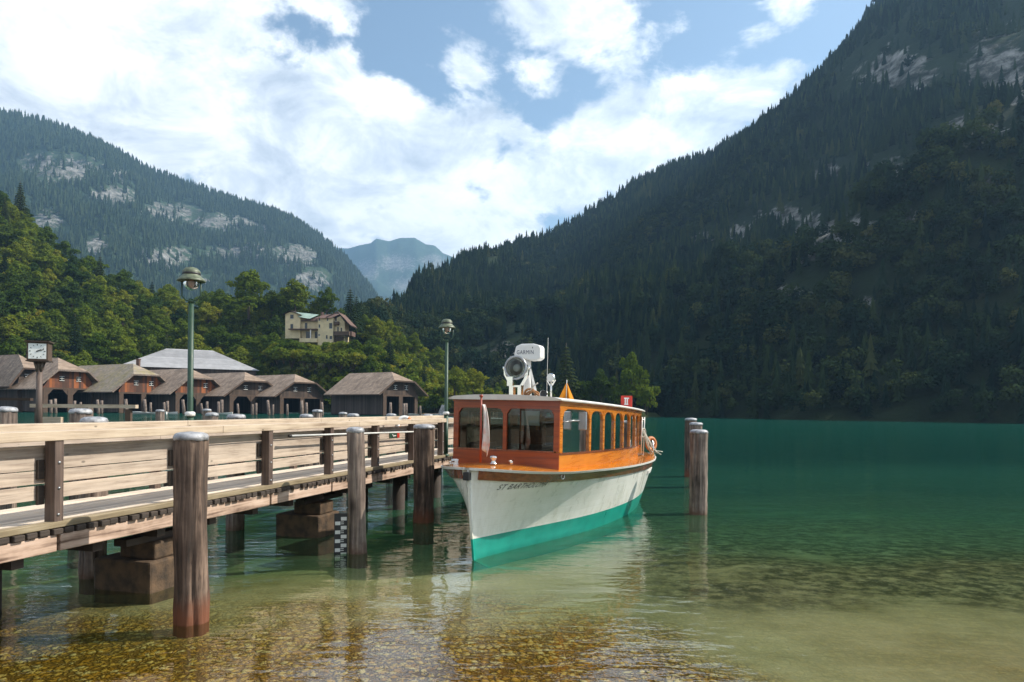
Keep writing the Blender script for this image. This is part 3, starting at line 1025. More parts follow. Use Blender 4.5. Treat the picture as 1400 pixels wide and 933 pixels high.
# ------------------------------------------------------------------ boathouses
def boathouse(px_left_front, px_right_front, eave_y, clip_y, ridge_y, Y, yaw, L, label, gable='brownboards', roof='shingle', arches=True, boards=False, overhang=1.5):
    """front gable faces the camera turned by yaw; local x to the right along the front, y backwards, z up"""
    c, s = math.cos(yaw), math.sin(yaw)
    fl = at(px_left_front, 560, Y)
    k = (unroll(px_right_front, PY)[0]) / F
    # width so that the right corner shows at px_right_front: corner = fl + W*(c, s)
    Wd = (k * Y - fl.x) / (c - k * s)
    ctr = Vector((fl.x + c * Wd / 2, Y + s * Wd / 2, 0))
    zf = lambda y: at(px_left_front, y, Y).z
    ez, cz, rz = zf(eave_y), zf(clip_y), zf(ridge_y) * 1.02
    root = empty('boathouse', ctr, yaw, label, 'boathouse', 'boathouses along the far shore')
    w = Wd / 2
    oh = overhang
    ex = w + 3.0                          # eaves reach past the walls
    ezl = ez - .2
    cx = ex * (rz - cz) / (rz - ezl)
    # roof shell
    rf = MB()
    hipy = -oh + (rz - cz) * 2.0
    for dz, flip in ((0, False), (-.28, True)):
        vs = [(-ex, -oh, ezl + dz), (-cx, -oh, cz + dz), (cx, -oh, cz + dz), (ex, -oh, ezl + dz), (0, hipy, rz + dz),
              (-ex, L, ezl + dz), (0, L, rz + dz), (ex, L, ezl + dz)]
        fs = [(0, 1, 4, 6, 5), (1, 2, 4), (2, 3, 7, 6, 4)]
        if not flip:
            rf.add(vs, [tuple(reversed(f)) for f in fs])
        else:
            rf.add(vs, fs)
    rf.build('roof', M[roof], root)
    vb = MB()
    pts = [(-ex, -oh, ezl), (-cx, -oh, cz), (cx, -oh, cz), (ex, -oh, ezl)]
    for a, b in zip(pts, pts[1:]):
        vb.bar(Vector(a) + Vector((0, -.08, -.14)), Vector(b) + Vector((0, -.08, -.14)), .12, .5)
    vb.bar((-ex, -oh, ezl - .15), (-ex, L, ezl - .15), .1, .3)
    vb.build('bargeboard', M['brownwood'] if gable == 'brownboards' else M['pilegrey'], root)
    # side and rear walls
    sw = MB()
    sw.box(-w, -w + .2, .3, L, 0.25, ez)
    sw.box(w - .2, w, .3, L, 0.25, ez)
    sw.box(-w, w, L - .3, L - .1, 0.0, ez)
    sw.build('side_wall', M['sideboards'], root)
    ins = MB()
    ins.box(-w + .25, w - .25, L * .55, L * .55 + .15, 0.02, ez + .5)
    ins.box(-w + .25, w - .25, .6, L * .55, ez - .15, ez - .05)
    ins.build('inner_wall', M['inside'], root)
    # gable boards
    gb = MB()
    gz = ez - .35 if not arches else ez + .15
    gcx = max(.5, cx * .98)
    gb.poly_prism([(-w, gz), (w, gz), (w, ez + .3), (gcx, cz - .35), (-gcx, cz - .35), (-w, ez + .3)], .25, .45)
    gb.build('gable', M[gable], root)
    bt = MB()
    bt.box(-w - .1, w + .1, .05, .24, gz - .35, gz + .12)
    bt.build('crossbeam', M['brownwood'], root)
    for xw in (-.32 * w, .32 * w):
        wn = MB()
        wn.box(xw - .62, xw + .62, .12, .24, (gz + cz) / 2 - .35, (gz + cz) / 2 + .75)
        f_ = wn.build('gable_window', M['windowdark'], root)
        fr = MB()
        zc = (gz + cz) / 2
        for (x0, x1, z0, z1) in ((xw - .72, xw + .72, zc + .72, zc + .86), (xw - .72, xw + .72, zc - .5, zc - .36), (xw - .05, xw + .05, zc - .36, zc + .72), (xw - .62, xw + .62, zc + .15, zc + .24)):
            fr.box(x0, x1, .03, .119, z0, z1)
        fr.build('window_frame', M['offwhite'], f_)
    # three piers, with braces that round off the openings
    for xp, wd in ((-w + .65, .65), (0, .75), (w - .65, .65)):
        pb = MB()
        pb.box(xp - wd, xp + wd, 0, .5, 0.0, gz - .35)
        if arches:
            for sg in (-1, 1):
                if abs(xp + sg * wd) > w - .2:
                    continue
                b0 = xp + sg * wd
                pb.poly_prism([(b0, gz - .35), (b0 + sg * 1.5, gz - .35), (b0, gz - 2.1)][::(1 if sg > 0 else -1)], .1, .45)
        pb.build('pier', M['brownwood'], root)
    return root, Wd


SPEC = [
    (-62, -12, 526, 498, 482, 203, R(64), 36, 'partly hidden boathouse at the left edge, farthest left of the row', 'brownboards', 'shingle'),
    (24, 62, 528, 503, 484, 206, R(62), 36, 'boathouse half hidden behind the clock post', 'brownboards', 'shingle'),
    (59, 131, 531, 505, 487.5, 202, R(62), 36, 'boathouse with bright orange red gable boards right of the clock', 'redboards', 'shingle'),
    (163, 228, 535, 511, 496, 208, R(60), 36, 'boathouse with red gable boards and a mossy striped roof', 'redboards', 'mossshingle'),
    (240, 301, 538, 516, 503, 213, R(57), 36, 'boathouse with arched openings right behind the tall street lamp', 'redboards', 'shingle'),
    (314, 376, 541, 520, 508, 218, R(54), 36, 'fourth boathouse to the right of the clock, last but one of the joined row', 'brownboards', 'shingle'),
    (383, 442, 541.5, 522, 511, 222, R(52), 36, 'last boathouse of the joined row, next to open water', 'brownboards', 'shingle')]
for sp in SPEC:
    boathouse(*sp[:8], sp[8], sp[9], sp[10], arches=sp[0] not in (163, 383))
boathouse(524, 571, 538.5, 520, 508, 205, R(53), 24, 'single boathouse standing apart on the right with a long plank side wall', 'brownboards', 'shingle', arches=False)

# big hall behind the boathouses
hb = empty('hall', at(262, 560, 262) * 1.0, R(30), 'large hall with a grey hipped sheet roof behind the boathouses', 'hall')
hb.location.z = 0
mb = MB()
yz = lambda y: at(262, y, 262).z
r0, e0 = yz(477), yz(505)
Wx0, Wx1 = at(178, 500, 262).x - hb.location.x, at(338, 500, 262).x - hb.location.x
A = [(Wx0 * 1.05, -6, e0), (Wx1 * 1.12, -6, e0), (Wx1 * 1.12, 16, e0), (Wx0 * 1.05, 16, e0), (Wx0 + 15, 5, r0), (Wx1 - 13, 5, r0)]
mb.add(A, [(0, 1, 5, 4), (1, 2, 5), (2, 3, 4, 5), (3, 0, 4)])
mb.build('roof', M['metalroof'], hb)
mb = MB()
mb.box(Wx0 * 1.02, Wx1 * 1.06, -5, 15, -.5, e0)
mb.build('wall', M['sideboards'], hb)
ch = MB(); ch.box(-.5, .5, -.5, .5, 0, 3.4); ch.box(-.65, .65, -.65, .65, 3.2, 3.5)
p = at(189, 500, 240)
o = ch.build('chimney', M['redroof'])
o.location = (p.x, p.y, p.z - 1.2)
tag(o, 'small brick chimney rising behind the mossy boathouse roof', 'chimney')


# mooring piles and small boats at the boathouses
def small_piles():
    r = random.Random(3)
    first = None
    for i, px in enumerate((70, 76, 102, 111, 135, 139, 172, 174, 199, 206, 225, 229, 252, 277, 283, 299, 303, 326, 345, 350, 368, 373, 393, 413, 419, 441, 534, 552, 555, 575)):
        near = 190 + (i % 3) * 1.5
        mbp = MB()
        mbp.tube([(0, 0, -2), (.1, 0, 1.6), (.25, 0, 3.6)], [.42, .38, .33], 8)
        o = mbp.build('timber_pile', M['pilegrey'])
        p = at(px, 560, near)
        o.location = (p.x, p.y, 0)
        o.rotation_euler = (r.uniform(-.04, .04), r.uniform(-.10, .06), r.uniform(0, 6))
        s_ = r.uniform(.8, 1.15); o.scale = (s_, s_, s_)
        tag(o, 'weathered timber pile in the water in front of the boathouse openings', 'pile', 'small piles in front of the boathouses')


small_piles()


def rowboat(px, Y, L, rz, label, mat='white', cover=None):
    root = empty('small_boat', (at(px, 560, Y).x, Y, 0), rz, label, 'boat', 'small boats by the far shore')
    mb = MB()
    n = 13
    sec = []
    for i in range(n):
        u = i / (n - 1)
        b = L * .17 * (math.sin(math.pi * min(1, u * .86 + .14)) ** .6 if u < .99 else .3)
        b = max(b, .02)
        x = (u - .5) * L
        h = .5 + .25 * abs(u - .5) * 2
        sec.append([(x, -b, h), (x, -b * .75, .05), (x, 0, -.15), (x, b * .75, .05), (x, b, h)])
    vs = [p for s_ in sec for p in s_]
    fs = [(i * 5 + k, i * 5 + k + 1, i * 5 + k + 6, i * 5 + k + 5) for i in range(n - 1) for k in range(4)]
    mb.add(vs, fs + [(0, 1, 2, 3, 4), tuple(reversed([(n - 1) * 5 + k for k in range(5)]))], smooth=True)
    mb.build('hull', M[mat], root)
    mb = MB()
    mb.add([(s_[0][0], s_[0][1] * .92, s_[0][2] - .12) for s_ in sec] + [(s_[4][0], s_[4][1] * .92, s_[4][2] - .12) for s_ in sec], [(i, i + 1, n + i + 1, n + i) for i in range(n - 1)])
    mb.build('deck', M['steel'], root)
    mb = MB()
    for q in (-.2, .1):
        mb.box(q * L, q * L + .3, -L * .13, L * .13, .42, .62)
    mb.build('bench', M['brownwood'], root)
    if cover:
        mb = MB()
        mb.box(-L * .18, L * .15, -L * .11, L * .11, 1.55, 1.63)
        for (a, b) in ((-.17, -.1), (-.17, .1), (.14, -.1), (.14, .1)):
            mb.tube([(a * L, b * L, .5), (a * L, b * L, 1.56)], .03, 6)
        mb.build('canopy', M[cover], root)
    return root


rowboat(205, 186, 8.5, .15, 'long flat white boat in front of the mossy roofed boathouse')
rowboat(229, 189, 5, .5, 'short white boat beside the pile at the mossy roofed boathouse')
rowboat(302, 190, 6, .2, 'small pale boat with red trim right of the tall street lamp')
rowboat(580, 196, 9, .05, 'pale wooden boat moored right of the single boathouse', 'offwhite')
rowboat(590, 199, 4.5, .1, 'orange yellow boat lying behind the pale boat at the far shore', 'yellow')
rowboat(606, 62, 5.5, .25, 'white electric boat with canopy seen between lamp post and cabin', 'white', 'offwhite')

# far shore landing below the trees
mb = MB()
for (xa, xb, ya, yb) in ((572, 640, 203, 214),):
    a, b = at(xa, 560, ya), at(xb, 560, ya)
    mb.box(a.x, b.x, ya, yb, -.4, .7)
tag(mb.build('shore_landing', M['concrete']), 'low stone landing on the shore beside the single boathouse', 'landing')


# ------------------------------------------------------------------ the cream house on the hill
def hill_house():
    Y = HOUSE_Y
    base = at(430, 470, Y)
    root = empty('hillside_house', base, R(-3), 'cream house with brown roofs and balconies high among the trees', 'house')
    S = Y / F                              # metres per pixel here
    X = lambda px: (px - 430) * S
    Z = lambda py: (470 - py) * S

    def part(name, mat, *boxes, parent=root):
        m = MB()
        for b in boxes:
            m.box(*b)
        return m.build(name, M[mat], parent)
    # walls
    m = MB()
    m.poly_prism([(X(389), Z(463)), (X(410), Z(463)), (X(410), Z(430)), (X(397), Z(426.5)), (X(389), Z(429))], 0, 9)
    m.build('left_wing_wall', M['plaster'], root)
    part('middle_wall', 'plaster', (X(410), X(437), 1.4, 9, Z(468), Z(439)))
    m = MB()
    m.box(X(436), X(457), -1.5, 8, Z(476), Z(435))
    m.build('main_wall', M['plaster'], root)
    m = MB()                               # gable side turned to the right
    m.poly_prism([(X(457.2), Z(472)), (X(471), Z(472)), (X(471), Z(440)), (X(465), Z(432)), (X(457.2), Z(436))], .6, 7)
    m.build('gable_wall', M['plaster'], root)
    # roofs
    m = MB()
    m.add([(X(386), -1, Z(430)), (X(397), -1, Z(425)), (X(412), -1, Z(431)), (X(386), 10, Z(430)), (X(398), 10, Z(423.5)), (X(414), 10, Z(430))],
          [(0, 1, 4, 3), (1, 2, 5, 4)])
    m.add([(X(386), -1, Z(431)), (X(397), -1, Z(426)), (X(412), -1, Z(432)), (X(386), 10, Z(431)), (X(398), 10, Z(424.5)), (X(414), 10, Z(431))],
          [(3, 4, 1, 0), (4, 5, 2, 1), ])
    m.build('left_wing_roof', M['darkwood'], root)
    m = MB()
    m.add([(X(400), 2, Z(426)), (X(434), 2, Z(429.5)), (X(424), -1, Z(436.5)), (X(409), -1, Z(434)), (X(400), 9, Z(424.5)), (X(436), 9, Z(427.5))], [(3, 2, 1, 0), (0, 1, 5, 4)])
    m.build('metal_roof', M['greenroof'], root)
    m = MB()
    m.add([(X(409), .2, Z(438.6)), (X(436), .2, Z(438.6)), (X(437), 2.2, Z(431)), (X(424), 2.2, Z(434))], [(0, 1, 2, 3)])
    m.add([(X(409), .2, Z(439.4)), (X(436), .2, Z(439.4)), (X(437), 2.2, Z(432)), (X(424), 2.2, Z(435))], [(3, 2, 1, 0)])
    m.build('middle_roof', M['redroof'], root)
    m = MB()
    rid0, rid1 = (X(437), 3, Z(429.5)), (X(464), 3, Z(427.5))
    m.add([rid0, rid1, (X(456), -2.6, Z(436)), (X(433), -2.6, Z(436.5)), (X(481), 7, Z(445)), (X(470), 9.5, Z(438))],
          [(3, 2, 1, 0), (1, 5, 0)])
    m.add([(X(464), -1.6, Z(427.5)), (X(481), -1.6, Z(445)), (X(481), 9, Z(445)), (X(464), 9, Z(427.5))], [(0, 1, 2, 3)])
    m.add([(X(464), -1.6, Z(428.4)), (X(480.6), -1.6, Z(446)), (X(480.6), 9, Z(446)), (X(464), 9, Z(428.4))], [(3, 2, 1, 0)])
    m.bar((X(448), -2.2, Z(435)), (X(465), -2.2, Z(427.6)), .3, .45)
    m.build('main_roof', M['redroof'], root)
    m = MB()
    m.box(X(436.2), X(438.6), 2.2, 3.2, Z(431), Z(426))
    m.build('chimney', M['redroof'], root)
    # windows
    for (x0, x1, y0, y1, yy) in ((396, 400.5, 430.5, 436, -.12), (396.4, 400, 443.5, 450, -.12), (414.8, 418.2, 441, 449.5, 1.28), (437.3, 439.2, 434, 439.5, -1.62), (437.4, 439.2, 444.5, 449, -1.62),
                             (448.5, 450.2, 436, 439.5, -1.62), (451.8, 456, 442.5, 450, -1.62), (447.5, 449.6, 459, 464, -1.62), (452.5, 456, 460, 464.5, -1.62), (436.8, 439.4, 458, 459.8, -1.62),
                             (461, 462.8, 447, 453, .48), (465.6, 467.4, 448, 454, .48), (458, 460, 433, 439, .48)):
        m = MB()
        m.box(X(x0), X(x1), yy, yy + .1, Z(y1), Z(y0))
        w = m.build('window', M['windowdark'], root)
        m = MB()
        m.box(X(x0) - .08, X(x1) + .08, yy - .05, yy + .05, Z(y1) - .14, Z(y1) - .003)
        m.build('sill', M['offwhite'], w)
    # veranda and balconies
    part('veranda_roof', 'redroof', (X(396), X(436), -2.4, 1.2, Z(451.6), Z(450.4)))
    part('veranda_opening', 'windowdark', (X(416.5), X(424), 1.2, 1.38, Z(463), Z(453)), (X(429), X(434.4), 1.2, 1.38, Z(464), Z(453.5)))
    part('veranda_post', 'offwhite', (X(426.2), X(427.4), -2.2, -1.9, Z(464), Z(451.7)))
    part('terrace', 'plaster', (X(412), X(436), -2.6, 1.2, Z(469), Z(463.6)))
    part('upper_balcony', 'brownwood', (X(457.4), X(464), -.9, .4, Z(444.5), Z(440)))
    part('lower_balcony', 'brownwood', (X(457.4), X(479), -1.3, .5, Z(459), Z(453.6)))
    part('ground_floor', 'darkwood', (X(458), X(470), -.2, .5, Z(470), Z(460)))
    part('annex_roof', 'redroof', (X(471), X(481), .5, 6, Z(459), Z(453)))


hill_house()
# ------------------------------------------------------------------ the timber pier
P0 = Vector((-5.0, 7.7, 0))
DYAW = math.atan2(.963, .269)
pier = empty('timber_pier', P0, DYAW, 'pale weathered timber pier with plank railings running towards the boat', 'pier')
DZ = 1.18
S0, S1 = -6.0, 15.4


def post_s():
    s = -5.84
    while s < S1:
        yield s
        s += 1.926


POSTS = list(post_s())
rr = random.Random(2)
mb = MB()
n_ = .062
while n_ < 1.45:                           # long deck planks, butted every few metres
    s = S0 + rr.uniform(0, 2)
    a = S0
    while a < S1:
        b = min(S1, s)
        if b - a > .2:
            z_ = DZ - rr.uniform(0, .007)
            mb.box(a + .003, b - .003, n_, n_ + .141, DZ - .034, z_)
        a = b if b > a else a + .01
        s = a + rr.uniform(3.2, 4.6)
    n_ += .152
mb.build('deck', M['deckboard'], pier, bevel=.005)
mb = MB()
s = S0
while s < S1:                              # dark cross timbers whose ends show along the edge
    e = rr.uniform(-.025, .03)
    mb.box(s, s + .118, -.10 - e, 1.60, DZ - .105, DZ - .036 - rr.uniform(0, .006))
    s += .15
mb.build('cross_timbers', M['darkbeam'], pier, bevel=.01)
mb = MB()
mb.box(S0, S1, -.07, .058, DZ - .034, DZ + .035)
mb.build('curb', M['curb'], pier, bevel=.01)
for i in range(len(POSTS) - 1):
    mb = MB()
    a, b = POSTS[i] + .02, POSTS[i + 1] - .02
    mb.box(a + rr.uniform(0, .01), b, -.06, .06, DZ - .30 + rr.uniform(-.008, .008), DZ - .108)
    mb.build('side_beam', M['fascia'], pier, bevel=.012)
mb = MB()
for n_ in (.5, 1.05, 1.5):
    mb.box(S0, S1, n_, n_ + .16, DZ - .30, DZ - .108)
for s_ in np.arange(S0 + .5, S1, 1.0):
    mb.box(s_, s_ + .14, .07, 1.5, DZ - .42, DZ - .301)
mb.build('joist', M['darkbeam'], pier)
# near railing
for i, s_ in enumerate(POSTS):
    mb = MB()
    mb.box(s_ - .055, s_ + .055, -.005 - .055, .085, DZ - .015, 2.10)
    p = mb.build('rail_post', M['post'], pier, bevel=.006)
    mb = MB()
    for z_ in (1.52, 1.80):
        mb.box(s_ - .13, s_ - .056, .086, .118, z_ - .12, z_ + .09)
    mb.build('cleat', M['darkbeam'], p)
    mb = MB()
    for z_ in (1.29, 1.58, 1.86):
        mb.lathe([(0, .012), (.014, .010), (.016, 0)], (s_ + rr.uniform(-.01, .01), -.061, z_), 8, axis=(0, -1, 0))
    mb.build('bolt', M['steel'], p)
rows = [(1.445, 1.600), (1.632, 1.768), (1.774, 1.925), (1.931, 2.045)]
for i in range(0, len(POSTS) - 1, 2):
    a, b = POSTS[i] + .004, (POSTS[i + 2] if i + 2 < len(POSTS) else S1) - .004
    for (z0, z1) in rows:
        mb = MB()
        dz = rr.uniform(-.006, .006)
        mb.box(a, b, .122, .158, z0 + dz, z1 + dz)
        mb.build('rail_plank', M['plank'], pier, bevel=.004)
seams = [-6, -2.3, 2.6, 6.75, 11.3, 15.4]
for a, b in zip(seams, seams[1:]):
    mb = MB()
    mb.box(a + .003, b - .003, -.075, .175, 2.10, 2.205)
    mb.build('handrail', M['cap'], pier, bevel=.008)
# far railing, a little higher
for i in range(0, len(POSTS) - 1, 2):
    mb = MB()
    s_ = POSTS[i] + 1.2
    mb.box(s_ - .06, s_ + .06, 1.50, 1.62, DZ - .01, 2.14)
    mb.build('rail_post', M['post'], pier)
    for (z0, z1) in ((1.46, 1.61), (1.64, 1.78), (1.80, 1.94), (1.96, 2.06)):
        mb = MB()
        mb.box(s_ + .004, s_ + 3.85, 1.46, 1.497, z0, z1)
        mb.build('rail_plank', M['plank'], pier)
for a, b in zip(seams, seams[1:]):
    mb = MB()
    mb.box(a + 1.003, b + .997 if b < 15 else 15.4, 1.40, 1.72, 2.14, 2.24)
    mb.build('handrail', M['cap'], pier, bevel=.008)
# timber bents under the far side
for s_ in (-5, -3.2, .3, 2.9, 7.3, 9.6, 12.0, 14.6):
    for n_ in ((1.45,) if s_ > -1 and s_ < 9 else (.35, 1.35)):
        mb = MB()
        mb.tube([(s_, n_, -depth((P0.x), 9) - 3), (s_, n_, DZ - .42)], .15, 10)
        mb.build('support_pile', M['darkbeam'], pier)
mb = MB()
mb.box(-3.0, -.45, .5, 1.3, -.9, .74)
mb.build('crib', M['darkbeam'], pier)


def footing(s_, lab):
    root = empty('pier_footing', P0 + Vector((.269 * s_, .963 * s_, 0)), DYAW, lab, 'footing', 'concrete footings under the pier')
    mb = MB()
    mb.box(0, .80, .16, 1.10, -1.9, .42)
    mb.build('lower_block', M['concrete'], root, bevel=.035)
    mb = MB()
    mb.box(.12, .62, .20, .78, .422, .66)
    mb.build('upper_block', M['concrete'], root, bevel=.03)
    mb = MB()
    mb.box(-.25, 1.15, .30, .50, .662, .75)
    mb.build('timber_pad', M['darkbeam'], root)


footing(1.48, 'mossy concrete footing under the pier beside the nearest bollard')
footing(5.62, 'darker concrete footing under the pier beside the water gauge')

# boat hook along the railing
o = MB()
a, b = Vector((4.3, -.08, 1.995)), Vector((9.75, -.08, 1.905))
o.tube([a, b], .017, 8)
hk = o.build('boat_hook', M['offwhite'])
hk.location = P0; hk.rotation_euler = (0, 0, DYAW)
tag(hk, 'long white boat hook pole hung along the outside of the pier railing', 'pole')
o = MB()
o.tube([a - (b - a).normalized() * .05, a + (b - a).normalized() * .02], .022, 8)
c_ = o.build('tip', M['black']); c_.parent = hk
# little green and red plate, red and white lifebuoy, papers by the end of the railing
o = MB(); o.box(8.55, 8.95, .108, .12, 1.79, 1.90)
pl = o.build('plate', M['greenpaint']); pl.location = P0; pl.rotation_euler = (0, 0, DYAW)
tag(pl, 'small green plate with a red end fixed on the pier planks', 'sign')
o = MB(); o.box(8.951, 9.08, .106, .12, 1.78, 1.91)
q = o.build('red_edge', M['redsign'], pl)
o = MB(); o.bar((8.68, .1, 1.87), (8.72, .1, 1.83), .01, .02); o.bar((8.72, .1, 1.83), (8.86, .1, 1.835), .01, .02)
o.build('white_mark', M['white'], pl)


def torus(mb, c, R0, r0, axis, n=24, m=10, mi=0, a0=0, a1=2 * math.pi):
    ax = Vector(axis).normalized()
    e1 = ax.cross(Vector((0, 0, 1)))
    if e1.length < .01:
        e1 = Vector((1, 0, 0))
    e1.normalize(); e2 = ax.cross(e1)
    pts = [Vector(c) + (e1 * math.cos(a0 + (a1 - a0) * k / n) + e2 * math.sin(a0 + (a1 - a0) * k / n)) * R0 for k in range(n + 1)]
    mb.tube(pts, r0, m, mi)


lb = empty('lifebuoy', at(553, 580, 19.5), 0, 'white and orange lifebuoy leaning at the far railing near the pier end', 'lifebuoy')
o = MB(); torus(o, (0, 0, 0), .19, .055, (.3, -1, .2)); o.build('ring', M['white'], lb)
o = MB(); torus(o, (0, 0, 0), .19, .058, (.3, -1, .2), a0=.4, a1=1.1); o.build('band', M['buoy'], lb)
o = MB(); torus(o, (0, 0, 0), .19, .058, (.3, -1, .2), a0=3.5, a1=4.2); o.build('band', M['buoy'], lb)


# ------------------------------------------------------------------ mooring piles with metal caps
def bollard(px, py_top, py_water, Y, dia, label, group, mat='pile', lean=(0, 0), seed=0, bottom=-2.5):
    r = random.Random(seed)
    top = at(px, py_top, Y)
    root = empty('mooring_pile', (top.x, Y, 0), 0, label, 'mooring pile', group)
    R0 = dia / 2
    h = top.z
    n = 64
    V, Fa = [], []
    zs = np.linspace(bottom, h - .05, 40)
    for j, z in enumerate(zs):
        for k in range(n):
            a = 2 * math.pi * k / n
            q = R0 * (1 + .13 * fbm(math.cos(a) * 1.6 + seed, math.sin(a) * 1.6, z * 1.1, 4) + .02 * math.sin(a * 9 + seed))
            q *= 1 + .05 * (h - z) / max(h, .5) * .6
            cr = fbm(math.cos(a) * 7 + seed * 3, math.sin(a) * 7, z * .45 + seed, 3)
            q -= R0 * .13 * max(0, .10 - abs(cr)) / .10
            if z < .25:
                q *= 1.03
            V.append((math.cos(a) * q + lean[0] * (h - z), math.sin(a) * q + lean[1] * (h - z), z))
    for j in range(len(zs) - 1):
        for k in range(n):
            Fa.append((j * n + k, j * n + (k + 1) % n, (j + 1) * n + (k + 1) % n, (j + 1) * n + k))
    fast_mesh('post', np.array(V), np.array(Fa), M[mat], parent=root, smooth=True)
    o = MB()
    o.lathe([(R0 * 1.0, -.085), (R0 * 1.07, -.08), (R0 * 1.08, -.045), (R0 * .98, -.012), (R0 * .75, .004), (R0 * .3, .012), (0.001, .012)], (0, 0, h), 28)
    c = o.build('cap', M['capmetal'], root)
    for v in c.data.vertices:                # hammered sheet
        v.co.z += .008 * fbm(v.co.x * 9 + seed, v.co.y * 9, v.co.z * 9, 3)
        k = 1 + .03 * fbm(v.co.x * 7, v.co.y * 7 + seed, 1, 2)
        v.co.x *= k; v.co.y *= k
    return root


bollard(261, 592, 850, 8.04, .352, 'nearest thick wooden mooring pile with a grey cap in front of the pier', None, 'pile', (.012, 0), 1)
bollard(486, 585, 755, 11.9, .285, 'thinner knotty mooring pile with the black and white gauge board', None, 'pilegrey', (.028, 0), 2)
bollard(580, 581, 714, 15.2, .44, 'thick dark mooring pile between the pier and the boat bow', None, 'pile', (0, 0), 3)
bollard(955.5, 588, 704, 16.7, .40, 'nearest of the three mooring piles standing in open water right of the boat', None, 'pilegrey', (0, 0), 4, bottom=-5)
bollard(951.5, 578, 668, 22.5, .40, 'middle of the three mooring piles standing in open water right of the boat', None, 'pilegrey', (.01, 0), 5, bottom=-6)
bollard(944.5, 572, 655, 26.0, .41, 'farthest and slightly leaning of the three mooring piles right of the boat', None, 'pile', (-.004, 0), 6, bottom=-7)
for i, (px, pt, wpx) in enumerate([(8, 557, 26), (110, 559.5, 26), (129, 571, 32), (121, 554, 11), (219, 560.5, 11), (283, 559.5, 11), (290, 565, 16), (323, 567, 23), (419, 567, 17), (434, 560.5, 13),
                                   (469, 564, 11), (483, 566, 15), (535, 566, 13), (585, 566.5, 13)]):
    Y = .34 * F / wpx
    bollard(px, pt, 0, Y, .34, 'grey capped mooring pile rising behind the pier handrail', 'capped piles behind the pier', 'pilegrey', (0, 0), 20 + i)

# water gauge board on the second pile
g = at(486, 700, 11.9)
gb = empty('gauge_board', (g.x - .225, 11.9 - .05, 0), R(14), 'black and white water gauge board fixed to the knotty pile', 'gauge')
o = MB(); o.box(-.12, .10, -.012, .01, -.35, .68); o.build('board', M['black'], gb)
o = MB()
for k in range(10):
    z_ = .62 - k * .066 * 1.15
    if k % 2 == 0:
        o.box(-.01, .085, -.018, -.013, z_ - .06, z_)
    else:
        o.box(-.105, -.02, -.018, -.013, z_ - .06, z_)
        o.box(-.015, .04, -.018, -.013, z_ - .014, z_ - .004)
        o.box(-.015, .04, -.018, -.013, z_ - .045, z_ - .035)
o.build('white_marks', M['offwhite'], gb)
o = MB(); o.box(.101, .135, -.03, .03, -.35, .74); o.build('batten', M['curb'], gb)


# ------------------------------------------------------------------ street lamps
def lamp(px, Y, zb, label):
    top = at(px, 560, Y)
    root = empty('street_lamp', (top.x, Y, zb), 0, label, 'street lamp', 'green street lamps on the pier')
    H = 4.92 - zb
    o = MB()
    o.tube([(0, 0, 0), (0, 0, 1.1)], [.062, .062], 16); o.tube([(0, 0, 1.1), (0, 0, 1.15), (0, 0, H - .56)], [.062, .05, .045], 16)
    o.lathe([(.10, 0), (.10, .03), (.065, .06)], n=16)
    o.build('pole', M['greenpaint'], root)
    if zb < 1.1:
        pass
    o = MB()
    for sg in (-1, 1):
        o.tube([(0, 0, H - .60), (sg * .10, 0, H - .57), (sg * .165, 0, H - .50), (sg * .165, 0, H - .25)], .014, 8)
    o.tube([(0, 0, H - .62), (0, 0, H - .55)], [.06, .035], 12)
    o.build('bracket', M['greenpaint'], root)
    o = MB()
    o.lathe([(.232, H - .245), (.236, H - .232), (.205, H - .20), (.16, H - .155), (.145, H - .13), (.148, H - .115), (.150, H - .075), (.13, H - .045), (.095, H - .012), (.05, H), (.001, H + .004)], n=28)
    o.lathe([(.228, H - .247), (.15, H - .18), (.001, H - .17)], n=28)
    o.build('lamp_shade', M['shadepaint'], root)
    o = MB()
    o.lathe([(.146, H - .135), (.151, H - .13), (.151, H - .098), (.146, H - .094)], n=28)
    o.build('shade_band', M['black'], root)
    o = MB()
    o.lathe([(.125, H - .24), (.13, H - .30), (.11, H - .355), (.07, H - .39), (.02, H - .405), (.001, H - .406)], n=24)
    o.build('globe', M['lampglass'], root)
    o = MB()
    o.lathe([(.03, H - .19), (.045, H - .25), (.05, H - .31), (.03, H - .35), (.001, H - .36)], n=14)
    o.build('bulb', M['offwhite'], root)
    o = MB()
    o.lathe([(.07, 1.13), (.085, 1.14), (.085, 1.19), (.06, 1.21)] if zb < 1.2 else [(.07, .0), (.085, .02), (.06, .06)], n=16)
    o.build('collar', M['offwhite'], root)
    return root


lamp(260, 12.2, 1.18, 'nearer green street lamp on the left, standing against the hillside')
lamp(610, 19.0, 1.18, 'second green street lamp beside the boat cabin at the pier end')
# brackets of deck that carry the left lamp
o = MB(); o.box(3.9, 4.5, 1.625, 2.15, DZ - .2, DZ - .002); o.build('lamp_platform', M['darkbeam'], pier)

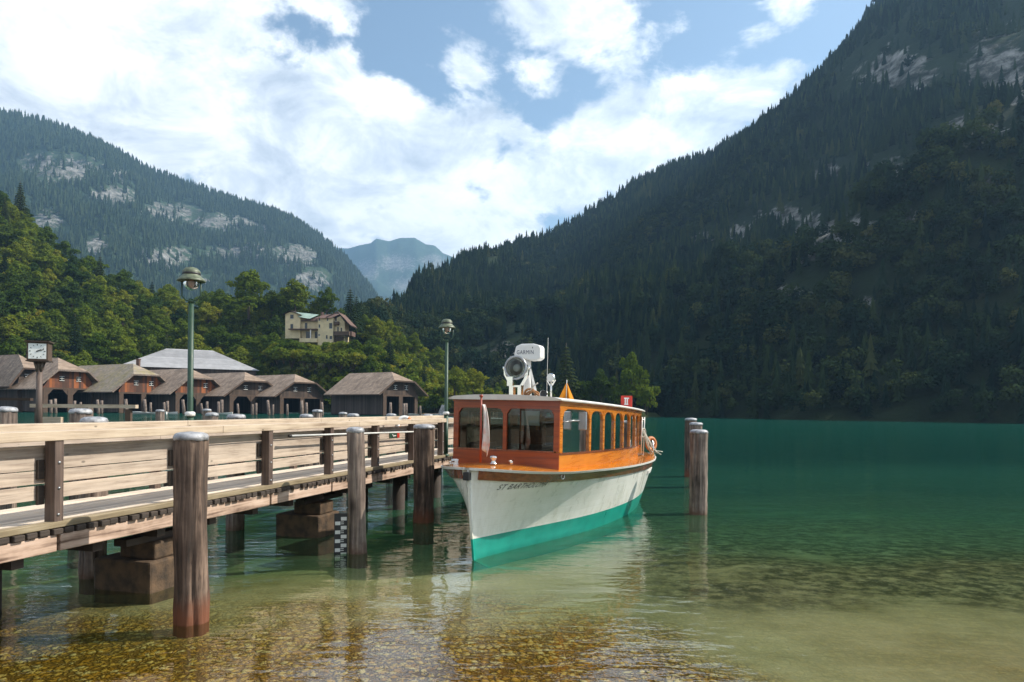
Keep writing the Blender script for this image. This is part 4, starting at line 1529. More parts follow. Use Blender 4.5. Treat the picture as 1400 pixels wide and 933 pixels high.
# ------------------------------------------------------------------ second jetty with the clock
J = at(52, 560, 27)
jet = empty('small_jetty', (J.x, 27.0, 0), R(8), 'small brown jetty with railings at the foot of the clock post', 'jetty')
o = MB(); o.box(-7, 3.6, -.2, 2.0, .9, 1.05); o.build('deck', M['brownwood'], jet)
for x_ in (-6.6, -4.2, -1.6, .15, 1.75, 3.4):
    o = MB(); o.box(x_ - .1, x_ + .1, -.35, -.15, -2, 2.32); o.build('post', M['brownwood'], jet)
o = MB(); o.box(-.1, 3.7, -.40, -.10, 2.36, 2.50); o.build('handrail', M['cap'], jet)
o = MB(); o.box(-7, -.1, -.36, -.14, 2.62, 2.72); o.box(-7, 3.5, -.30, -.2, 1.45, 1.65); o.build('rail', M['darkwood'], jet)
o = MB(); o.box(1.8, 3.3, -.55, -.36, 1.3, 1.75); o.box(.3, 1.1, -.6, -.36, 1.6, 2.0); o.build('board', M['cap'], jet)
fr = MB()
p1, p2, p3 = Vector((-2.4, -2.6, 2.42)), Vector((.15, -2.6, 2.38)), Vector((-.1, -2.6, 1.1))
fr.tube([Vector((-2.5, -2.6, 1.1)), p1, p2, p3], .045, 8)
o = fr.build('tube_rail', M['steel']); o.location = (J.x, 27.0, 0); tag(o, 'bent grey tube handrail in front of the clock post', 'handrail')

ck = empty('clock', (at(53.5, 560, 26).x, 26.0, 1.0), R(22), 'square white faced clock in a brown wooden box on a slender post', 'clock')
zb_ = at(54, 493.5, 26).z - 1; zt_ = at(54, 469, 26).z - 1
o = MB()
o.tube([(0, 0, 0), (0, 0, 2.9)], [.12, .10], 12)
for k in range(4):
    a = math.pi / 4 + k * math.pi / 2
    o.tube([(math.cos(a) * .06, math.sin(a) * .06, 2.7), (math.cos(a) * .19, math.sin(a) * .19, zb_ - .02)], [.05, .045], 6)
o.tube([(0, 0, 2.8), (0, 0, zb_)], [.10, .13], 10)
o.build('post', M['post'], ck)
hw = .335
o = MB(); o.box(-hw, hw, -hw, hw, zb_, zt_)
o.build('case', M['brownwood'], ck, bevel=.01)
o = MB(); o.box(-hw - .06, hw + .06, -hw - .06, hw + .06, zt_ + .002, zt_ + .05); o.box(-hw - .03, hw + .03, -hw - .03, hw + .03, zb_ - .04, zb_ - .002)
o.build('roof', M['darkwood'], ck)
for (nx, ny) in ((0, -1), (1, 0)):
    d_ = Vector((nx, ny, 0)); t_ = Vector((-ny, nx, 0)); zc = (zb_ + zt_) / 2; up = Vector((0, 0, 1))
    if nx == 1:
        continue
    o = MB()
    q = hw * .84
    cc = d_ * (hw + .006) + up * zc
    o.add([cc + t_ * q * i + up * q * j for (i, j) in ((-1, -1), (1, -1), (1, 1), (-1, 1))], [(0, 1, 2, 3)])
    f_ = o.build('dial', M['white'], ck)
    o = MB()
    cc = d_ * (hw + .012) + up * zc
    for k in range(12):
        a = k * math.pi / 6
        v_ = t_ * math.sin(a) + up * math.cos(a)
        w_ = .03 if k % 3 == 0 else .018
        o.bar(cc + v_ * q * .74, cc + v_ * q * .92, w_, .004, up=d_)
    for (hh, L_, w_) in (((2 + 12 / 60) * math.pi / 6, .5, .04), (12 * math.pi / 30, .8, .028)):
        v_ = t_ * math.sin(hh) + up * math.cos(hh)
        o.bar(cc + d_ * .006 - v_ * q * .12, cc + d_ * .006 + v_ * q * L_, w_, .004, up=d_)
    o.build('hand', M['black'], f_)

# bare grey mooring board between lamp and white boat
o = MB(); o.box(-.14, .14, -.05, .05, -2, 2.35); o.poly_prism([(-.14, 2.35), (.14, 2.35), (.10, 2.6), (-.04, 2.62)], -.05, .05)
q = at(601, 560, 27)
o = o.build('grey_board', M['capmetal']); o.location = (q.x, 27, 0); o.rotation_euler = (0, .05, 0)
tag(o, 'upright grey board standing in the water left of the second lamp', 'board')
# ------------------------------------------------------------------ the passenger boat (x aft, y to starboard, z up)
def smooth_tab(tab):
    xs = np.array([p[0] for p in tab]); ys = np.array([p[1] for p in tab])
    m = np.gradient(ys, xs)

    def f(x):
        x = min(max(x, xs[0]), xs[-1])
        i = min(int(np.searchsorted(xs, x, 'right')) - 1, len(xs) - 2)
        h = xs[i + 1] - xs[i]; t = (x - xs[i]) / h
        return float((2 * t**3 - 3 * t**2 + 1) * ys[i] + (t**3 - 2 * t**2 + t) * h * m[i] + (-2 * t**3 + 3 * t**2) * ys[i + 1] + (t**3 - t**2) * h * m[i + 1])
    return f


LB = 11.4
_wd = [(0, .0), (.012, .27), (.03, .50), (.06, .78), (.095, 1.0), (.14, 1.16), (.2, 1.29), (.3, 1.41), (.42, 1.46), (.55, 1.44), (.68, 1.36), (.79, 1.22), (.88, 1.0), (.94, .74), (.98, .40), (1.0, .0)]
_wl = [(0, .0), (.03, .075), (.07, .17), (.12, .31), (.2, .56), (.33, .90), (.48, 1.10), (.62, 1.14), (.76, 1.0), (.87, .74), (.94, .48), (.98, .25), (1.0, 0)]
wdq = lambda q: float(np.interp(q, [a for a, b in _wd], [b for a, b in _wd])) if q < .03 else smooth_tab(_wd)(q)
wlq = smooth_tab(_wl)
zg = smooth_tab([(0, 1.54), (.6, 1.475), (1.3, 1.425), (3, 1.36), (6, 1.25), (9, 1.18), (11.4, 1.20)])


def hull_pt(q, z):
    u0 = zg(q * LB)
    f = min(1.0, max(0.0, z / u0))
    ust = .26 * (1 - f) ** 1.3 if z >= 0 else .26 + 2.4 * (-z)
    uen = LB - .75 * (1 - f) - (.6 * -z if z < 0 else 0)
    u = ust + (uen - ust) * q
    wd, wl = wdq(q), wlq(q)
    e = 1.95 - 1.1 * min(1, q / .55)
    if z >= 0:
        w = wl + (wd - wl) * f ** e
    else:
        w = wl * math.sqrt(max(0, 1 - (z / -.62) ** 2)) if z > -.62 else 0
    return u, max(w, .018 if z > -.6 else .0)


boat = empty('passenger_boat', (-.713, 11.154, 0), math.pi / 2 - .394, 'white and teal wooden passenger boat with varnished mahogany cabin moored at the pier', 'boat')
boat.rotation_mode = 'XYZ'
boat.rotation_euler = (.011, 0, math.pi / 2 - .394)
TEAL = simple('teal_boot_paint', (.0, .30, .235), .32, 0, .10, 3, coat=.3, bmp=.01)


def hull_white():
    m, t, out = material('hull_white_paint')
    co = t.node('ShaderNodeTexCoord').outputs['Object']
    n = t.noise(t.vmath('MULTIPLY', co, (1.2, 1.2, .5)), 2.2, 6, .65)
    z = t.node('ShaderNodeSeparateXYZ', ins={0: co}).outputs[2]
    st = t.noise(t.vmath('MULTIPLY', co, (5, 5, .5)), 1.6, 5, .7)
    base = t.ramp(n, [(.35, (.72, .71, .66)), (.6, (.80, .79, .75))])
    d = t.math('MULTIPLY', t.mapr(z, .75, .38, 0, .35), t.mapr(st, .45, .65))
    seam = t.math('ABSOLUTE', t.math('SUBTRACT', t.math('FRACT', t.math('MULTIPLY', z, 7.5)), .5))
    seam = t.mapr(seam, .5, .46, 0.0, 1.0)
    run = t.math('MULTIPLY', t.mapr(t.noise(t.vmath('MULTIPLY', co, (9, 9, .35)), 1.0, 4, .7), .56, .70), .22)
    bc = t.mix(run, t.mix(d, base, (.46, .45, .34)), (.50, .46, .36))
    principled(t, out, Base_Color=t.mix(t.math('MULTIPLY', t.math('SUBTRACT', 1.0, seam), .10), bc, (.40, .39, .34)), Roughness=t.mapr(n, .3, .7, .2, .42), Coat_Weight=.3, Coat_Roughness=.12,
               Normal=bump(t, t.math('ADD', t.math('MULTIPLY', seam, .25), t.noise(co, 1.4, 3)), .35, .02))
    return m


HW = hull_white()
qs = [0, .004, .012, .022, .034, .05, .07, .095, .12, .15] + list(np.linspace(.18, .9, 34)) + [.92, .94, .955, .968, .98, .99, 1.0]
lowz = [-.62, -.5, -.3, -.12, 0, .12, .24, .36]
mb = MB()
for side in (-1, 1):
    base = len(mb.v)
    for q in qs:
        g_ = zg(q * LB)
        for z in lowz + [.362 + (g_ - .362) * k / 9 for k in range(1, 10)]:
            u, w = hull_pt(q, z)
            mb.v.append((u, side * w, z))
    nr = len(lowz) + 9
    for i in range(len(qs) - 1):
        for k in range(nr - 1):
            a = base + i * nr + k
            f = (a, a + 1, a + nr + 1, a + nr)
            mb.f.append(f if side > 0 else tuple(reversed(f)))
            mb.m.append(1 if k < len(lowz) - 1 else 0); mb.sm.append(True)
g0 = zg(0)
for k in range(nr - 1):                   # stem bar closing the bow
    a, b = k, len(qs) * nr + k
    mb.f.append((a, b, b + 1, a + 1)); mb.m.append(1 if k < len(lowz) - 1 else 0); mb.sm.append(False)
hull = mb.build('hull', [HW, TEAL], boat)


def side_strip(name, mat, q0, q1, zlo, zhi, off, thick, side, n=60, parent=boat):
    """a strake that follows the hull; zlo, zhi measured from the sheer"""
    mb = MB()
    for i in range(n + 1):
        q = q0 + (q1 - q0) * (i / n) ** 1.3
        g_ = zg(q * LB)
        e = 1e-3
        for (dz, o_) in ((zlo, off), (zhi, off), (zhi, off - thick), (zlo, off - thick)):
            u, w = hull_pt(q, g_ + dz)
            u2, w2 = hull_pt(min(1, q + .006), g_ + dz); u1, w1 = hull_pt(max(0, q - .006), g_ + dz)
            t_ = Vector((u2 - u1, w2 - w1)).normalized()
            mb.v.append((u - t_.y * o_, side * (w + t_.x * o_), g_ + dz))
    for i in range(n):
        for k in range(4):
            f = (i * 4 + k, i * 4 + (k + 1) % 4, (i + 1) * 4 + (k + 1) % 4, (i + 1) * 4 + k)
            mb.f.append(f if side < 0 else tuple(reversed(f))); mb.m.append(0); mb.sm.append(False)
    mb.f.append((0, 1, 2, 3)); mb.m.append(0); mb.sm.append(False)
    mb.f.append(tuple(4 * n + k for k in range(4))); mb.m.append(0); mb.sm.append(False)
    return mb.build(name, mat, parent)


for side in (-1, 1):
    side_strip('rubbing_strake', M['darkvarnish'], .007, .985, -.185, -.035, .028, .05, side)
    side_strip('gunwale', M['offwhite'], .0, 1.0, -.034, .004, .065, .12, side)

# deck
mb = MB()
nq, ny = 60, 12
for i in range(nq + 1):
    q = (i / nq)
    u, w = hull_pt(q, zg(q * LB))
    w = w + .04
    cam_ = .085 * min(1, q * 12)
    for k in range(ny + 1):
        y = -1 + 2 * k / ny
        mb.v.append((u - (.04 if q == 0 else 0), y * w, zg(q * LB) + .006 + cam_ * (1 - y * y)))
for i in range(nq):
    for k in range(ny):
        a = i * (ny + 1) + k
        mb.f.append((a, a + ny + 1, a + ny + 2, a + 1)); mb.m.append(0); mb.sm.append(True)
mb.build('deck', M['varnishdeck'], boat)

# cabin
UC, UE = 1.5, 9.7
Wc = lambda u: 1.033 + .072 * (u - UC) - .0135 * (u - UC) ** 2
zru = lambda u: 2.645 - .0235 * (u - UC)
zsill = lambda u: 1.735 - .028 * (u - UC)
ztop = lambda u: zru(u) - .125
zbase = lambda u: zg(u) + .01


def wall(name, u0, u1, f0, f1, mat, out=0.0, th=.05, sides=(-1, 1), parent=boat, n=None):
    objs = []
    n = n or max(2, int((u1 - u0) / .12) + 1)
    for side in sides:
        mb = MB()
        for i in range(n + 1):
            u = u0 + (u1 - u0) * i / n
            for (o_, zf) in ((out, f0), (out, f1), (out - th, f1), (out - th, f0)):
                mb.v.append((u, side * (Wc(u) + o_), zf(u)))
        for i in range(n):
            for k in range(4):
                f = (i * 4 + k, i * 4 + (k + 1) % 4, (i + 1) * 4 + (k + 1) % 4, (i + 1) * 4 + k)
                mb.f.append(f if side < 0 else tuple(reversed(f))); mb.m.append(0); mb.sm.append(False)
        for b in (0, 4 * n):
            mb.f.append(tuple(b + k for k in range(4))); mb.m.append(0); mb.sm.append(False)
        objs.append(mb.build(name, mat, parent))
    return objs


V_ = M['varnish']
wall('side_panel', UC, UE, zbase, lambda u: zsill(u) - .03, V_)
wall('window_ledge', UC, UE, lambda u: zsill(u) - .029, zsill, M['darkvarnish'], .018, .085)
wall('cornice', UC, UE, lambda u: zru(u) - .03, lambda u: zru(u) - .001, V_, .03, .09)
wall('header', UC, UE, lambda u: ztop(u) + .005, lambda u: zru(u) - .031, V_)
pil = [(UC, UC + .13)] + [(3.06 + .958 * k, 3.06 + .958 * k + .115) for k in range(7)]
for k, (a, b) in enumerate(pil):
    wall('pillar', a, b, zsill, lambda u: ztop(u) + .004, V_, .004, .07, n=2)
for k, (a, b) in enumerate(pil):
    w0 = b
    w1 = pil[k + 1][0] if k + 1 < len(pil) else UE
    if w1 - w0 < .1:
        continue
    um, hwid = (w0 + w1) / 2, (w1 - w0) / 2
    ra = min(hwid, .30)
    def arch(u, um=um, hwid=hwid, ra=ra):
        d = max(0, abs(u - um) - (hwid - ra)) / ra
        return ztop(u) - (.17) * (1 - math.sqrt(max(0, 1 - min(1, d) ** 2))) - .004
    gs = wall('window', w0 + .001, w1 - .001, zsill, lambda u: ztop(u) + .003, M['glass'], -.03, .004, n=6)
    for sgn, g_ in zip((-1, 1), gs):
        wall('window_arch', w0, w1, arch, lambda u: ztop(u) + .004, V_, -.002, .045, sides=(sgn,), parent=g_, n=18)
# front wall with two windows
def fwall(name, y0, y1, z0, z1, mat, x0=UC - .03, x1=UC + .03, parent=boat, zf=None):
    mb = MB()
    n = 16 if zf else 1
    for i in range(n + 1):
        y = y0 + (y1 - y0) * i / n
        zl = zf(y) if zf else z0
        for (x, z) in ((x0, zl), (x0, z1), (x1, z1), (x1, zl)):
            mb.v.append((x, y, z))
    for i in range(n):
        for k in range(4):
            mb.f.append((i * 4 + k, i * 4 + (k + 1) % 4, (i + 1) * 4 + (k + 1) % 4, (i + 1) * 4 + k)); mb.m.append(0); mb.sm.append(False)
    for b in (0, 4 * n):
        mb.f.append(tuple(b + k for k in range(4))); mb.m.append(0); mb.sm.append(False)
    return mb.build(name, mat, parent)


VF = wood('shaded_mahogany', (.14, .020, .003), (.27, .045, .005), (.36, .07, .009), 1, 0.4, False, .5, coat=.25, bmp=.03)  # cabin side varnish darkened: the front's shade is put into its colour
wf = Wc(UC)
ZF0, ZS, ZT, ZR = zg(1.5) + .03, 1.755, 2.50, zru(UC) - .001
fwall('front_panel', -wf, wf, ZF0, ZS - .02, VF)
fwall('front_ledge', -wf + .08, wf - .08, ZS - .019, ZS + .004, M['darkvarnish'], UC - .05)
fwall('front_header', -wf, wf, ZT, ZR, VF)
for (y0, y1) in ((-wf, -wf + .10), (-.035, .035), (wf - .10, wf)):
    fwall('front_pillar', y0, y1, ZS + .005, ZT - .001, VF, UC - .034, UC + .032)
for (y0, y1) in ((-wf + .10, -.035), (.035, wf - .10)):
    ym, hh = (y0 + y1) / 2, (y1 - y0) / 2
    g_ = fwall('front_window', y0, y1, ZS + .005, ZT, M['glass'], UC + .008, UC + .012)
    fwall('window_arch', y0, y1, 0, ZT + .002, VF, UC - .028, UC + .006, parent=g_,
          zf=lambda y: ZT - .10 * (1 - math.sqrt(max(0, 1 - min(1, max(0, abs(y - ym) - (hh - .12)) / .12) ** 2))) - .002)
fwall('front_mullion', .50, .522, ZS + .005, ZT, M['darkvarnish'], UC + .014, UC + .03)
fwall('rear_wall', -Wc(UE) + .05, Wc(UE) - .05, zg(UE) + .02, 1.6, V_, UE - .03, UE + .03)
for y in (-Wc(UE) + .06, -.3, .3, Wc(UE) - .06):
    fwall('rear_pillar', y - .05, y + .05, 1.601, zru(UE) - .01, M['darkvarnish'], UE - .03, UE + .03)
# roof
mb = MB()
nu_, ny = 40, 16
rows_ = []
for i in range(nu_ + 1):
    t = i / nu_
    u = UC - .14 + (10.55 - UC + .14) * t
    hw_ = (Wc(min(u, UE)) if u < UE else Wc(UE) * math.sqrt(max(0, 1 - ((u - UE) / 1.0) ** 2))) + .085
    for k in range(ny + 1):
        y = -1 + 2 * k / ny
        uu = u - (.16 * (1 - y * y) if i == 0 else .16 * (1 - y * y) * max(0, 1 - t * 6))
        z = zru(u) + .05 + .045 * (1 - abs(y) ** 2.2) - (.03 if abs(y) == 1 else 0)
        mb.v.append((uu, y * hw_, z))
N1 = len(mb.v)
for i in range(nu_ + 1):
    for k in range(ny + 1):
        x, y, z = mb.v[i * (ny + 1) + k]
        u = UC - .14 + (10.55 - UC + .14) * i / nu_
        mb.v.append((x + (.012 if i == 0 else 0), y * .993, zru(u) + .0))
for i in range(nu_):
    for k in range(ny):
        a = i * (ny + 1) + k
        mb.f.append((a, a + ny + 1, a + ny + 2, a + 1)); mb.m.append(0); mb.sm.append(True)
        mb.f.append((N1 + a, N1 + a + 1, N1 + a + ny + 2, N1 + a + ny + 1)); mb.m.append(0); mb.sm.append(False)
edge = [k for k in range(ny + 1)] + [i * (ny + 1) + ny for i in range(1, nu_ + 1)] + [nu_ * (ny + 1) + k for k in range(ny - 1, -1, -1)] + [i * (ny + 1) for i in range(nu_ - 1, 0, -1)]
for a, b in zip(edge, edge[1:] + edge[:1]):
    mb.f.append((a, b, N1 + b, N1 + a)); mb.m.append(0); mb.sm.append(False)
mb.build('roof', M['offwhite'], boat)
rtop = lambda u: zru(u) + .09

# inside: floor, benches, helm
mb = MB(); mb.box(UC + .35, UE - .3, -.85, .85, 1.25, 1.28); mb.build('cabin_floor', M['brownwood'], boat)
for k in range(6):
    u = 4.0 + k * .92
    for sg in (-1, 1):
        mb = MB()
        y0, y1 = sorted((sg * .30, sg * (Wc(u) - .12)))
        mb.box(u, u + .42, y0, y1, 1.50, 1.55)
        mb.box(u + .40, u + .45, y0, y1, 1.55, 1.98)
        mb.box(u + .1, u + .3, y0 + .05, y1 - .05, 1.281, 1.499)
        mb.build('bench', M['darkvarnish'], boat)
mb = MB()
mb.box(1.62, 2.0, -.92, .15, 1.50, 1.70)
mb.poly_prism([(1.62, 1.701), (2.0, 1.701), (1.72, 1.86), (1.62, 1.86)], -.9, .1)
hc = mb.build('helm_console', M['black'], boat)
mb = MB(); torus(mb, (2.10, -.45, 1.66), .22, .016, (1, 0, .5))
for a in range(4):
    v_ = Vector((0, math.cos(a * 1.57), math.sin(a * 1.57))) * .21
    mb.tube([(2.10, -.45, 1.66), Vector((2.10, -.45, 1.66)) + v_], .008, 6)
mb.build('steering_wheel', M['darkvarnish'], hc)
mb = MB(); mb.box(2.45, 2.95, -.75, -.25, 1.62, 1.74); mb.box(2.9, 3.0, -.74, -.26, 1.741, 2.34); mb.tube([(2.7, -.5, 1.28), (2.7, -.5, 1.62)], .05, 8)
mb.build('helm_seat', M['black'], boat, bevel=.03)
mb = MB(); mb.box(1.75, 2.15, .45, .85, 1.50, 1.84); mb.build('side_locker', M['black'], boat, bevel=.02)
mb = MB(); mb.box(1.56, 1.60, -.62, -.28, 2.20, 2.46); mb.build('paper_notice', M['white'], boat)

# lettering on the hull: name near the bow, port side
def text_mesh(body, size, shear=0.0):
    cu = bpy.data.curves.new('lettering', 'FONT')
    cu.body = body; cu.size = size; cu.shear = shear; cu.extrude = 0
    cu.space_character = 1.12
    ob = bpy.data.objects.new('lettering', cu)
    col.objects.link(ob)
    dg = bpy.context.evaluated_depsgraph_get()
    dg.update()
    me = bpy.data.meshes.new_from_object(ob.evaluated_get(dg))
    bpy.data.objects.remove(ob)
    return me


def hull_by_u(u, z):
    lo, hi = 0.0, 1.0
    for _ in range(30):
        mid = (lo + hi) / 2
        if hull_pt(mid, z)[0] < u:
            lo = mid
        else:
            hi = mid
    return hull_pt(lo, z)[1]


bm_ = boat.matrix_basis.copy()
def boat_px(u, y, z):
    p = bm_ @ Vector((u, y, z))
    a, b = p.x / p.y * F, (EYE - p.z) / p.y * F
    return PX + a - b * RHO, PY + b + a * RHO


bpy.context.view_layer.update()
bm_ = Matrix.Translation(boat.location) @ boat.rotation_euler.to_matrix().to_4x4()
def u_for_px(px, z):
    lo, hi = .3, 6.0
    for _ in range(40):
        mid = (lo + hi) / 2
        if boat_px(mid, -hull_by_u(mid, z), z)[0] < px:
            lo = mid
        else:
            hi = mid
    return lo


ua, ub = u_for_px(680, 1.2), u_for_px(747, 1.2)
me = text_mesh('ST BARTHOLOMÄ', .13, .35)
xs_ = [v.co.x for v in me.vertices]
x0_, x1_ = min(xs_), max(xs_)
print('LETTER', ua, ub, x1_ - x0_)
zl = 1.165
for v in me.vertices:
    t = (v.co.x - x0_) / (x1_ - x0_)
    # equal steps in the picture plane are not wanted: letters sit evenly along the planking
    u = ua + (ub - ua) * t
    z = zl + v.co.y
    v.co = (u, -hull_by_u(u, z) - .006, z)
lt = bpy.data.objects.new('name_lettering', me)
col.objects.link(lt); lt.parent = boat
me.materials.append(M['black'])

# stem fittings
mb = MB(); mb.box(-.075, .02, -.055, .055, 1.34, 1.47); mb.build('bow_fitting', M['black'], boat, bevel=.012)
u_ = u_for_px(766, 1.33)
mb = MB(); w_ = hull_by_u(u_, 1.33); torus(mb, (u_, -w_ - .045, 1.335), .05, .012, (-.25, -1, 0), 18, 8); mb.build('ring_fitting', M['steel'], boat)
# flag staff and limp flag on the foredeck
st = MB(); st.tube([(.62, .07, 1.58), (.60, .07, 2.68)], [.022, .017], 10); st.lathe([(.001, .03), (.03, .015), (.03, -.015), (.001, -.03)], (.60, .07, 2.70), 10)
fs_ = st.build('flag_staff', simple('red_brown_paint', (.30, .045, .02), .4), boat)
fm, t, out = material('pale_flag')
co = t.node('ShaderNodeTexCoord').outputs['Object']
principled(t, out, Base_Color=t.ramp(t.noise(co, 5.5, 3), [(.45, (.72, .66, .62)), (.60, (.70, .40, .34)), (.66, (.55, .12, .08))]), Roughness=.9)
V, Fa = [], []
for i in range(17):
    t_ = i / 16
    for k in range(7):
        q = k / 6
        wd_ = .035 + .15 * t_ ** .8 * (1 if t_ < .8 else (1 - (t_ - .8) * 2.2))
        V.append((.60 + .045 * math.sin(q * 9 + t_ * 2), .045 - q * wd_ * (1.1) - .01 * math.sin(t_ * 5), 2.56 - .72 * t_ - .16 * q * t_ ** 2))
for i in range(16):
    for k in range(6):
        a = i * 7 + k
        Fa.append((a, a + 1, a + 8, a + 7))
fl_ = fast_mesh('flag', np.array(V), np.array(Fa), fm, parent=fs_, smooth=True)
sol = fl_.modifiers.new('solid', 'SOLIDIFY'); sol.thickness = .004
# deck hardware
def cleat(x, y, z):
    mb = MB()
    mb.tube([(x - .09, y, z + .06), (x + .09, y, z + .06)], .013, 8)
    mb.tube([(x - .03, y, z), (x - .03, y, z + .06)], .012, 8); mb.tube([(x + .03, y, z), (x + .03, y, z + .06)], .012, 8)
    mb.build('deck_cleat', M['chrome'], boat)
cleat(.62, .62, 1.50); cleat(.85, -.40, 1.555); cleat(9.9, -.75, 1.22)
mb = MB(); mb.lathe([(.06, 0), (.045, .02), (.035, .06), (.065, .10), (.06, .13), (.001, .14)], (.78, -.10, 1.555), 16); mb.build('bitt', M['chrome'], boat)
mb = MB(); mb.lathe([(.045, 0), (.035, .04), (.045, .09), (.001, .10)], (.95, .70, 1.49), 14); mb.lathe([(.045, 0), (.035, .04), (.045, .09), (.001, .10)], (1.05, .80, 1.48), 14); mb.build('fairlead', M['white'], boat)
# wing mirror at the front side window
mb = MB()
mb.tube([(1.75, -Wc(1.7) - .02, 2.30), (2.0, -Wc(2) - .16, 2.30)], .012, 8)
mb.tube([(1.6, -Wc(1.7) - .03, 2.28), (2.35, -Wc(2.2) - .05, 2.29)], .010, 8)
mm = mb.build('mirror_arm', M['steel'], boat)
mb = MB(); mb.box(2.28, 2.33, -Wc(2.3) - .20, -Wc(2.3) - .04, 2.12, 2.46); mb.build('mirror', M['steel'], mm, bevel=.02)
mb = MB(); mb.tube([(2.25, -Wc(2.2) + .06, 1.74), (2.25, -Wc(2.2) + .06, 2.50)], .012, 8); mb.build('window_bar', M['chrome'], boat)
# ropes, ladder and lifebuoy at the stern
mb = MB()
rs_ = random.Random(4)
for k in range(9):
    a = Vector((9.2 + .06 * k, -Wc(9.2) - .06 - .02 * (k % 3), 1.98 - .03 * k))
    b = Vector((9.55 + .07 * k, -1.02 - .03 * k, 1.30 - .025 * (k % 4)))
    mid = (a + b) / 2 + Vector((rs_.uniform(-.06, .06), -.03, -.12 - rs_.random() * .08))
    mb.tube([a, a * .6 + mid * .4, mid, mid * .4 + b * .6, b], .014, 6)
torus(mb, (9.25, -Wc(9.2) - .09, 1.86), .12, .02, (.3, 1, 0), 16, 6)
mb.build('mooring_rope', M['rope'], boat)
mb = MB()
for x_ in (9.0, 9.3):
    mb.tube([(x_, -Wc(9) - .06, 1.3), (x_ + .02, -Wc(9) - .07, 2.30)], .016, 8)
mb.tube([(9.0, -Wc(9) - .07, 2.22), (9.3, -Wc(9) - .07, 2.24)], .014, 8)
mb.build('boarding_rail', M['white'], boat)
mb = MB(); torus(mb, (10.45, -.86, 1.50), .17, .055, (-.5, -.8, .1), 24, 10); mb.build('stern_lifebuoy', M['buoy'], boat)
mb = MB()
for q in (.80, .84, .88, .92):
    u, w = hull_pt(q, zg(q * LB)); mb.tube([(u, -w, zg(u)), (u, -w * .98, zg(u) + .45)], .014, 8)
mb.build('stanchion', M['chrome'], boat)
side_strip('guard_strip', M['offwhite'], .70, .82, -.34, -.26, .035, .03, -1, 16)
mb = MB(); mb.box(10.72, 11.05, -.02, .02, -.5, .75); mb.build('rudder', TEAL, boat)

# --- on the roof: searchlight, radar, horn, small light, aerial, pennant, red sign, rope
z0 = rtop(2.0)
SLX, SLY = 1.98, 0.0
sl = MB()
cz_ = z0 + .53
ax = Vector((-1, 0, .02))
sl.lathe([(.001, -.24), (.10, -.235), (.17, -.17), (.205, -.06), (.21, .05)], (SLX, SLY, cz_), 28, axis=ax)
body = sl.build('searchlight', M['chrome'], boat)
o = MB(); torus(o, Vector((SLX, SLY, cz_)) + ax * .055, .208, .022, ax, 30, 10); torus(o, Vector((SLX, SLY, cz_)) + ax * .05, .15, .006, ax, 30, 6); o.build('rim', M['steel'], body)
o = MB(); o.lathe([(.001, -.10), (.08, -.08), (.15, -.03), (.19, .04)], (SLX, SLY, cz_), 24, axis=ax); o.build('reflector', simple('bright_reflector', (.85, .82, .76), .12, 1, .02, 3, bmp=0), body)
o = MB(); o.lathe([(.001, .03), (.05, .025), (.075, -.01), (.05, -.05), (.001, -.06)], (SLX, SLY, cz_), 20, axis=ax); o.build('bulb', M['offwhite'], body)
o = MB(); o.lathe([(.19, .052), (.12, .062), (.001, .066)], (SLX, SLY, cz_), 28, axis=ax); o.build('lens', M['glass'], body)
o = MB()
for sg in (-1, 1):
    o.bar((SLX, sg * .235, cz_ + .02), (SLX, sg * .225, cz_ - .14), .07, .03)
    o.bar((SLX, sg * .225, cz_ - .13), (SLX, sg * .10, cz_ - .33), .07, .03)
    o.lathe([(.001, .04), (.03, .04), (.03, 0)], (SLX, sg * .235, cz_), 10, axis=(0, sg, 0))
o.box(SLX - .07, SLX + .07, -.12, .12, cz_ - .36, cz_ - .325)
o.box(SLX - .06, SLX + .06, .04, .12, cz_ - .50, cz_ - .36); o.box(SLX - .06, SLX + .06, -.12, -.05, cz_ - .50, cz_ - .36)
o.box(SLX - .12, SLX - .06, .03, .14, cz_ - .34, cz_ - .17)
o.box(SLX - .10, SLX + .10, -.16, .16, z0 - .03, z0 + .03)
o.build('fork', M['chrome'], body)
# radar in a white pod behind
RX, RY = 2.55, -.02
zr_ = rtop(2.55)
o = MB()
prof = [(-.285, .02), (-.245, .19), (-.13, .235), (.12, .235), (.235, .205), (.265, .16), (.27, -.04), (.20, -.085), (.05, -.09), (-.06, -.055), (-.22, -.045)]
zc = zr_ + .80
o.poly_prism([(-x_ - .03, zc + z_) for (x_, z_) in prof], RX - .12, RX + .14, plane='yz')
rd = o.build('radar_pod', M['white'], boat, bevel=.025)
o = MB(); o.tube([(RX, 0, zr_ - .03), (RX, 0, zc - .05)], [.09, .06], 14); o.bar((RX + .1, .10, zr_), (RX, .03, zc - .3), .04, .04); o.bar((RX + .1, -.16, zr_), (RX - .02, -.03, zc - .2), .06, .05)
o.build('radar_mast', M['white'], rd)
me = text_mesh('GARMIN', .115, 0)
xs_ = [v.co.x for v in me.vertices]; x0_, x1_ = min(xs_), max(xs_)
for v in me.vertices:                     # y falls to the right as seen from the bow
    t = (v.co.x - x0_) / (x1_ - x0_)
    v.co = (RX - .1235, .185 - .345 * t, zc + .035 + v.co.y * .95)
lt = bpy.data.objects.new('radar_lettering', me); col.objects.link(lt); lt.parent = rd
me.materials.append(simple('navy_print', (.03, .04, .08), .5))
me.flip_normals()
o = MB(); o.add([(RX - .1235, -.125, zc + .145), (RX - .1235, -.15, zc + .145), (RX - .1235, -.1375, zc + .18)], [(0, 1, 2)]); o.build('radar_mark', M['windowdark'], rd)
